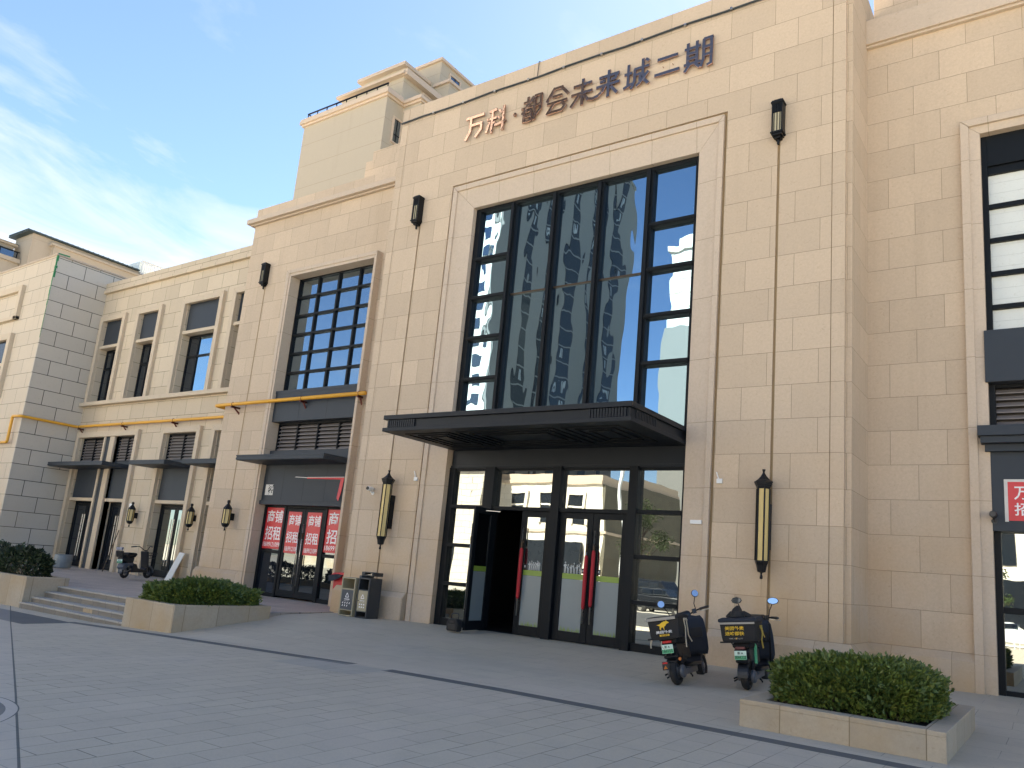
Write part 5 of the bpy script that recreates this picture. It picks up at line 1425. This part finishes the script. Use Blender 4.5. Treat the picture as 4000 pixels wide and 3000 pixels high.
        b = MB(); b.tube([(-.02, -.16, 1.17), (-.02, -.05, 1.23), (-.02, .16, 1.23), (-.02, .22, 1.17)], .05, 8); b.build('rolled_jacket', 'black_cloth', t, local=True)
    return t
plain('logo_yellow_dull', (.42, .30, .05), .7, 0, .2, 12)
p1 = (-5.66, -2.63, ground_h(-5.66, -2.63)); h1 = math.atan2(1.0, -.10); lean1 = math.radians(-12)
delivery_scooter('black delivery scooter with round mirrors leaning on its stand in front of the entrance glass', p1, h1, lean1, math.radians(36), 'round', '166555', .50)
delivery_box('black insulated delivery box with a yellow leaping emblem and white characters', p1, h1, lean1, 1)
p2 = (-4.62, -2.12, ground_h(-4.62, -2.12)); h2 = math.atan2(1.0, -.10); lean2 = math.radians(-7)
delivery_scooter('black delivery scooter with angular mirrors and a green side stripe beside the lower right hedge', p2, h2, lean2, math.radians(-8), 'oval', '80AK123', .47, accent='plate_green')
delivery_box('black insulated delivery box with two rows of yellow characters and a bag on top', p2, h2, lean2, 2)

# parked moped on the terrace, seen from its right side
mp_loc = (-29.6, .45, .055)
T = thing('moped', 'grey and black electric moped with a front basket parked on the terrace', 'moped', mp_loc, rot=(math.radians(-4), 0, math.atan2(1.32, -.62)), scale=1.12)
wheel(T, 0, .2); wheel(T, 1.2, .2)
arc_shell(0, .2, .22, .24, math.radians(30), math.radians(190), -.08, .08).build('rear_fender', 'grey_plastic', T, local=True, bevel=.01)
arc_shell(1.2, .2, .22, .24, math.radians(0), math.radians(150), -.07, .07).build('front_fender', 'moped_grey', T, local=True, bevel=.01)
b = MB(); b.prism([(-.26, .36), (-.20, .50), (.28, .52), (.30, .38), (.05, .42), (-.16, .26)], 'y', -.12, .12); b.build('tail_body', 'moped_grey', T, local=True, bevel=.02)
b = MB(); b.prism([(.16, .20), (1.02, .20), (1.06, .34), (.98, .38), (.86, .30), (.50, .34), (.42, .48), (.25, .50)], 'y', -.13, .13); b.build('floor_body', 'black_plastic', T, local=True, bevel=.02)
b = MB(); b.prism([(-.02, .50), (.26, .50), (.32, .70), (-.28, .70), (-.30, .60)], 'y', -.10, .10); b.build('seat_base', 'black_plastic', T, local=True, bevel=.02)
b = MB(); b.prism([(-.08, .70), (.30, .70), (.40, .80), (.34, .85), (-.02, .86), (-.10, .80)], 'y', -.14, .14); b.build('seat', 'black_cloth', T, local=True, bevel=.03)
b = MB(); b.prism([(-.34, .70), (-.12, .70), (-.12, .76), (-.28, .78), (-.32, .90), (-.38, .90)], 'y', -.13, .13); b.build('pillion_seat', 'black_cloth', T, local=True, bevel=.02)
b = MB(); b.tube([(-.36, -.10, .90), (-.37, -.10, .96), (-.37, .10, .96), (-.36, .10, .90)], .012, 6); b.box(-.40, -.33, -.11, .11, .93, 1.02); b.build('backrest', 'moped_pad', T, local=True, bevel=.015)
plate(T, -.30, .50, '615K8', h=.12)
b = MB()
for y in (-.06, .06): b.tube([(1.2, y, .2), (1.06, y, .62), (.99, y * .5, .96)], .02, 8)
b.build('fork', 'black_metal', T, local=True, smooth=True)
b = MB(); b.prism([(.98, .36), (1.06, .36), (1.02, .70), (.98, .92), (.88, .94), (.94, .66)], 'y', -.14, .14); b.build('leg_shield', 'black_plastic', T, local=True, bevel=.03)
b = MB(); b.tube(bend([(.76, -.36, 1.08), (.90, -.20, 1.10), (.98, -.06, .96), (.98, .06, .96), (.90, .20, 1.10), (.76, .36, 1.08)], .05, 3), .014, 8); b.build('handlebar', 'black_metal', T, local=True, smooth=True)
for sg in (1, -1): MB().tube([(.84, .27 * sg, 1.092), (.73, .40 * sg, 1.072)], .022, 8).build('grip', 'black_plastic', T, local=True)
b = MB()
for z, o in ((.70, 0), (.80, .02), (.88, .04)):
    b.tube([(1.06, -.13 - o, z), (1.36 + o, -.13 - o, z), (1.36 + o, .13 + o, z), (1.06, .13 + o, z), (1.06, -.13 - o, z)], .009, 6)
for k in range(5):
    y = -.13 + .065 * k; b.tube([(1.36, y, .70), (1.40, y * 1.3, .88)], .006, 4)
for k in range(5):
    x = 1.08 + .065 * k
    for sg in (1, -1): b.tube([(x, .13 * sg, .70), (x + .01, .17 * sg, .88)], .006, 4)
b.box(1.06, 1.36, -.13, .13, .69, .70); b.build('basket', 'black_metal', T, local=True)
MB().lathe([(.05, 0), (.06, .02), (.055, .05)], (1.08, 0, .66), 14, axis='x').build('headlight', 'mirror', T, local=True)
b = MB(); b.tube([(.55, .12, .2), (.50, .24, .02)], .012, 6); b.tube([(.46, -.10, .2), (.40, -.16, .02)], .012, 6); b.build('stand', 'steel', T, local=True)
b = MB(); b.tube([(-.30, -.12, .22), (-.05, -.14, .24), (.10, -.13, .30)], .012, 6); b.build('crash_bar', 'steel', T, local=True)

# ------------------------------------------------------------------ towers behind
TA = thing('apartment_tower', 'cream apartment tower with stepped roof rising behind the entrance bay', 'tower', (-46, 24, 0))
w = MB(); w.box(-51.0, -41.4, 20, 40, 0, 36.0); w.box(-41.4, -39.6, 21.75, 40, 0, 36.0); w.build('wall', 'stucco_tower', TA)
w = MB(); w.box(-51.3, -41.1, 19.7, 22, 36.0, 36.28); w.box(-51.15, -41.25, 19.85, 40, 35.82, 36.0); w.box(-51.25, -41.15, 19.75, 21.4, 36.28, 36.45)
w.box(-41.1, -39.3, 21.45, 40, 36.0, 36.28); w.box(-41.25, -39.45, 21.6, 40, 35.82, 36.0); w.build('cornice', 'stone_trim', TA)
w = MB(); w.box(-48.4, -41.4, 21.4, 40, 36.28, 38.4); w.build('wall', 'stucco_tower', TA)
w = MB(); w.box(-48.8, -41.1, 21.0, 24.5, 38.4, 38.62); w.box(-41.5, -40.9, 21.2, 30, 38.35, 38.85); w.build('roof_slab', 'stone_trim', TA)
w = MB(); w.box(-48.2, -43.4, 23.2, 40, 38.6, 41.0); w.build('wall', 'stucco_tower', TA)
w = MB(); w.box(-48.7, -43.1, 22.8, 40, 41.0, 41.3); w.build('roof_slab', 'stone_trim', TA)
w = MB(); w.box(-46.4, -42.2, 26, 40, 36, 43.0); w.box(-42.2, -40.6, 25.6, 31, 36, 40.2); w.build('wall', 'stucco_tower', TA)
w = MB(); w.box(-46.6, -42.0, 25.8, 40, 43.0, 43.25); w.box(-42.3, -40.45, 25.4, 31.2, 40.2, 40.45); w.build('roof_slab', 'stone_trim', TA)
def tower_window(x, y0, y1, z0, z1):
    f = MB(); f.box(x - .05, x + .10, y0 - .14, y1 + .14, z0 - .14, z0); f.box(x - .05, x + .10, y0 - .14, y1 + .14, z1, z1 + .14); f.box(x - .05, x + .10, y0 - .14, y0, z0, z1); f.box(x - .05, x + .10, y1, y1 + .14, z0, z1)
    fr = f.build('window', 'stone_trim', TA)
    MB().box(x - .02, x + .02, y0, y1, z0, z1).build('pane', 'glass_far', fr)
    g_ = MB(); g_.box(x + .0, x + .05, (y0 + y1) / 2 - .03, (y0 + y1) / 2 + .03, z0, z1); g_.box(x, x + .05, y0, y1, z0 + .32 * (z1 - z0), z0 + .32 * (z1 - z0) + .05); g_.build('glazing_bar', 'frame_metal', fr)
tower_window(-41.4, 20.95, 21.65, 32.6, 34.5); tower_window(-41.4, 20.95, 21.65, 29.2, 31.2)
tower_window(-41.4, 23.6, 24.5, 36.6, 38.1); tower_window(-42.2, 27.2, 28.4, 40.3, 42.4)
b = MB()
for i in range(9): x = -50.7 + i * 1.15; b.box(x - .03, x + .03, 19.97, 20.03, 36.4, 36.95)
b.box(-50.75, -41.45, 19.95, 20.05, 36.92, 37.0)
b.box(-50.75, -50.69, 20, 22, 36.92, 37.0); b.build('railing', 'frame_metal', TA)

TB = thing('apartment_block', 'pale apartment block with a dark tiled roof edge behind the corner block', 'building', (-61.5, 12, 0))
w = MB(); w.box(-62.7, -60, 5.9, 19.5, 0, 22.1); w.box(-60.0, -59.5, 7.2, 19.5, 0, 21.55); w.build('wall', 'stucco_far', TB)
w = MB(); w.box(-59.9, -59.35, 7.0, 19.5, 21.55, 21.7); w.build('cornice', 'stucco_far', TB)
b = MB(); b.prism([(5.5, 22.1), (13.5, 22.1), (13.5, 22.20), (5.5, 22.22)], 'x', -63.0, -59.75)
for i in range(22): y = 5.5 + i * .37; b.tube([(-59.8, y, 22.21), (-62.9, y, 22.25)], .05, 6)
b.build('roof', 'roof_tile', TB)
b = MB()
for i in range(15): y = 13.7 + i * .16; b.box(-60.0, -59.9, y - .025, y + .025, 22.0, 23.0)
b.box(-60.02, -59.88, 13.6, 16.2, 23.0, 23.08); b.box(-60.02, -59.88, 13.6, 16.2, 21.95, 22.03); b.build('railing', 'fence_white', TB)
b = MB(); b.box(-62, -60.4, 13.7, 14.9, 22.1, 23.1); b.build('plant_box', 'blind_white', TB)
TCb = thing('apartment_block', 'pale apartment block with a roof terrace railing at the far left edge', 'building', (-68, 2, 0))
w = MB(); w.box(-80, -61.2, -3, 5.85, 0, 19.9); w.box(-66, -61.9, 2.2, 5.6, 20.2, 21.25); w.build('wall', 'stucco_far', TCb)
w = MB(); w.box(-80.2, -61.0, -3.2, 5.86, 19.9, 20.2); w.box(-66.2, -61.7, 2.0, 5.75, 21.25, 21.4); w.build('cornice', 'stucco_far', TCb)
b = MB(); b.add([(-66.3, 1.9, 21.4), (-61.6, 1.9, 21.4), (-61.6, 5.8, 21.4), (-66.3, 5.8, 21.4), (-65, 3.2, 21.85), (-63, 3.2, 21.85), (-63, 4.6, 21.85), (-65, 4.6, 21.85)], [(0, 3, 2, 1), (4, 5, 6, 7), (0, 1, 5, 4), (1, 2, 6, 5), (2, 3, 7, 6), (3, 0, 4, 7)]); b.build('roof', 'roof_tile', TCb)
b = MB()
for i in range(9): y = -2.9 + i * 1.07; b.box(-61.33, -61.27, y - .03, y + .03, 20.2, 20.75)
b.box(-61.34, -61.26, -3, 5.8, 20.72, 20.80); b.build('railing', 'frame_metal', TCb)
MB().box(-61.31, -61.29, -2.9, 5.7, 20.25, 20.7).build('railing_pane', 'glass_far', TCb)
f = frame4(-64.6, -62.6, 17.5, 19.2, .18, -3.08, -2.98); f.build('window_frame', 'stucco_far', TCb)
MB().box(-61.22, -61.17, 3.4, 4.8, 17.6, 19.0).build('window', 'window_dark', TCb)
# ------------------------------------------------------------------ across the plaza (seen as reflections in the glass)
OT = thing('apartment_tower', 'tall residential tower across the plaza reflected in the big window, mostly shaded', 'tower', (-80, -90, 0))
w = MB(); w.box(-93, -71.6, -113, -70, -1, 80); w.box(-93, -71.6, -98, -70, 80, 92); w.build('wall', 'tower_opposite', OT)
w = MB(); w.box(-71.6, -71.3, -112.9, -70.1, -1, 80); w.box(-71.6, -71.3, -98, -70.1, 80, 92); w.build('side_wall', 'tower_shaded', OT)
w = MB(); w.box(-93.5, -70.9, -113.5, -69.6, 79.6, 80.3); w.build('cornice', 'tower_shaded', OT)
for y0, wd in ((-74.5, 1.6), (-79.5, 2.6), (-85, 1.4), (-90.5, 3.0), (-97, 1.4), (-101, 1.4), (-107, 2.4)):
    bay = MB().box(-71.32, -71.22, y0 - wd / 2, y0 + wd / 2, 3, 79).build('window_bay', 'tower_glass', OT)
    b = MB()
    for k in range(25): z = 4 + 3 * k; b.box(-71.32, -71.19, y0 - wd / 2 - .05, y0 + wd / 2 + .05, z + 2.4, z + 2.62)
    b.build('spandrel', 'tower_shaded', bay)
    b = MB()
    for k in range(25):
        z = 4 + 3 * k
        if rnd.random() < .28: b.box(-71.22, -71.20, y0 - wd * .14, y0 - wd * .02, z + .3, z + 2.0); b.box(-71.22, -71.20, y0 + wd * .05, y0 + wd * .16, z + .3, z + 2.0)
    b.build('curtain', 'curtain_grey', bay)
for x0 in (-73.2, -77.5, -82.5, -88):
    b = MB()
    for k in range(26): z = 4 + 3 * k; b.box(x0 - .8, x0 + .8, -70.02, -69.92, z, z + 1.7)
    b.build('window_bay', 'glass_far', OT)
OT2 = thing('apartment_tower', 'slim white tower far across the plaza reflected at the right edge of the big window', 'tower', (-44, -100, 0))
w = MB(); w.box(-53.6, -36, -112, -95, 42, 55.6); w.build('wall', 'tower_opposite', OT2)
w = MB(); w.box(-54.2, -35.6, -112, -94.8, -1, 42); w.build('lower_wall', 'tower_shaded', OT2)  # shade over the lower storeys is painted in as a darker wall
w = MB(); w.box(-54.0, -35.6, -112.4, -94.6, 55.6, 56.5); w.box(-52.6, -36.5, -112, -95.2, 56.5, 58); w.build('cornice', 'tower_opposite', OT2)
w = MB()
for k in range(5): w.box(-53.65, -36, -95.06, -94.96, 44 + 2.4 * k, 44.18 + 2.4 * k)
w.build('string_course', 'stucco_far', OT2)
OB = thing('shop_building', 'low white shop building across the plaza reflected in the entrance doors', 'building', (-60, -66, 0))
w = MB(); w.box(-98, -43.3, -80, -60, -1, 12.1); w.build('wall', 'stone_opposite', OB)
w = MB(); w.box(-43.3, -43, -80, -60.02, -1, 12.1); w.build('side_wall', 'stone_opposite_shaded', OB)
w = MB(); w.box(-98.3, -43.2, -80.3, -59.7, 12.1, 12.5); w.box(-98, -43.3, -80, -60, 12.5, 13.2); w.box(-98.2, -42.8, -80.2, -59.8, 6.2, 6.5); w.build('cornice', 'stone_trim', OB)
for x0 in (-46.6, -51, -55, -61, -66, -72, -78, -84):
    frame4(x0 - 1.3, x0 + 1.3, 7.2, 11.2, .3, -59.96, -59.75).build('architrave', 'stone_opposite', OB)
    wn_ = MB().box(x0 - 1.0, x0 + 1.0, -59.99, -59.93, 7.2, 10.9).build('window', 'window_dark', OB)
    MB().box(x0 - 1.0, x0 + 1.0, -59.93, -59.88, 9.4, 9.6).build('transom', 'stone_opposite', wn_)
MB().box(-75, -46, -59.98, -59.7, .2, 5.2).build('shop_front', 'window_dark', OB)
MB().box(-62.5, -58, -59.9, -56, 0, 13.4).build('porch', 'stone_side', OB)
MB().box(-63.2, -57.3, -60, -55, 13.4, 13.9).build('porch_roof', 'bronze', OB)
MB().box(-36.5, -36.2, -52, -51.7, -.5, 15).build('pillar', 'fence_white', OB)
OC = thing('shop_building', 'wide pale shop building across the plaza to the right, reflected in the right shop front', 'building', (5, -60, 0))
w = MB(); w.box(-14, 40, -72, -56, -1, 9.5); w.build('wall', 'stone_opposite', OC)
w = MB(); w.box(-14.3, 40.3, -72.3, -55.7, 9.5, 10.0); w.build('cornice', 'stone_trim', OC)
for x0 in range(-11, 38, 6): MB().box(x0 - 1.8, x0 + 1.8, -56.02, -55.8, .2, 4.4).build('shop_front', 'window_dark', OC); MB().box(x0 - 1.0, x0 + 1.0, -56.02, -55.9, 5.6, 8.4).build('window', 'window_dark', OC)
def car(name, label, cat, loc, rz, van, mat):
    t = thing(name, label, cat, loc, rot=(0, 0, rz))
    L, Wd = (4.9, .92) if van else (4.4, .88)
    b = MB()
    if van: b.prism([(-L / 2, .35), (L / 2, .35), (L / 2, .95), (L / 2 - .35, 1.12), (L / 2 - .9, 1.2), (-L / 2 + .02, 1.25)], 'y', -Wd, Wd)
    else: b.prism([(-L / 2, .32), (L / 2, .32), (L / 2, .75), (L / 2 - .25, .85), (L / 2 - 1.2, .95), (-L / 2 + .6, .98), (-L / 2, .9)], 'y', -Wd, Wd)
    b.build('body', mat, t, local=True, bevel=.07)
    b = MB()
    if van: b.prism([(-L / 2 + .02, 1.25), (L / 2 - .95, 1.2), (L / 2 - 1.6, 1.9), (-L / 2 + .12, 1.95)], 'y', -Wd + .08, Wd - .08)
    else: b.prism([(-L / 2 + .5, .97), (L / 2 - 1.2, .95), (L / 2 - 1.9, 1.42), (-L / 2 + 1.2, 1.45)], 'y', -Wd + .1, Wd - .1)
    b.build('cabin', mat, t, local=True, bevel=.05)
    zz = (1.32, 1.78) if van else (1.02, 1.36)
    b = MB()
    x0 = -L / 2 + (.35 if van else 1.0)
    for k in range(3 if van else 2):
        for sg in (1, -1): b.box(x0 + k * .98, x0 + k * .98 + .86, sg * (Wd - .10) - .04, sg * (Wd - .10) + .04, *zz)
    b.build('window', 'glass_far', t, local=True, bevel=.02)
    for x in (-L / 2 + .8, L / 2 - .85):
        for sg in (1, -1):
            b = MB(); b.torus((x, sg * (Wd - .08), .33), .24, .10, n=20, k=8); wh = b.build('wheel', 'rubber', t, local=True, smooth=True)
            MB().lathe([(.20, -.06), (.22, .0), (.20, .06)], (x, sg * (Wd - .08), .33), 12, axis='y').build('rim', 'steel', wh, local=True)
    for sg in (1, -1):
        MB().box(-L / 2 - .02, -L / 2 + .05, sg * .62 - .16, sg * .62 + .16, .85, 1.1).build('tail_lamp', 'light_red', t, local=True, bevel=.02)
        MB().box(L / 2 - .12, L / 2 + .01, sg * .62 - .18, sg * .62 + .18, .68, .82).build('headlight', 'mirror', t, local=True, bevel=.02)
car('parked_van', 'dark van parked across the plaza, reflected in the right side light of the entrance', 'van', (-23.8, -34, -.35), math.radians(8), True, 'car_dark')
car('parked_car', 'dark car parked in front of the van across the plaza', 'car', (-21.2, -29.5, -.35), math.radians(4), False, 'car_dark')
car('parked_car', 'white car parked behind the white fence, reflected in the right shop front', 'car', (-3.5, -33, -.3), 0, False, 'car_white')
fc = thing('road_fence', 'white railing fence across the plaza, reflected in the right shop front', 'fence', (0, -30, -.3))
b = MB()
for i in range(60): b.box(-8 + i * .28, -7.97 + i * .28, -30.02, -29.98, -.3, .75)
b.box(-8, 9, -30.03, -29.97, .72, .80); b.box(-8, 9, -30.03, -29.97, -.1, -.04); b.build('rail_panel', 'fence_white', fc)
def tree(label, loc, h, cr, n, seed):
    r = random.Random(seed); t = thing('street_tree', label, 'tree', loc)
    b = MB(); b.tube([(0, 0, -.4), (.05, 0, h * .25), (.0, .05, h * .55), (.05, 0, h * .8)], [.13, .10, .07, .03], 8)
    for k in range(9):
        a = r.uniform(0, 6.28); z = h * r.uniform(.35, .7); b.tube([(0, 0, z), (math.cos(a) * cr * .4, math.sin(a) * cr * .4, z + h * .12), (math.cos(a) * cr * .8, math.sin(a) * cr * .8, z + h * .22)], [.05, .035, .012], 5)
    b.build('trunk', 'bark', t, local=True)
    b = MB(); cl_ = [(r.gauss(0, cr * .45), r.gauss(0, cr * .45), h * r.uniform(.5, 1.0), cr * r.uniform(.22, .42)) for _ in range(16)]
    for i in range(n):
        c = cl_[r.randrange(16)]; d = Vector((r.gauss(0, 1), r.gauss(0, 1), r.gauss(0, .8))).normalized() * c[3] * r.random() ** .4
        p = Vector(c[:3]) + d; ax = Vector((r.gauss(0, 1), r.gauss(0, 1), r.gauss(0, 1))).normalized(); sd_ = ax.orthogonal().normalized(); L = .22
        o = len(b.v); b.v += [tuple(p), tuple(p + ax * L * .5 + sd_ * L * .25), tuple(p + ax * L), tuple(p + ax * L * .5 - sd_ * L * .25)]; b.f.append((o, o + 1, o + 2, o + 3))
    b.build('crown', 'leaf_tree', t, local=True, recalc=False)
tree('bare-limbed street tree across the plaza, reflected in the entrance side light', (-27.5, -38, -.3), 7.5, 1.9, 2600, 5)
tree('small street tree across the plaza, reflected in the right shop front', (-5.2, -38, -.3), 5.2, 1.3, 1800, 6)
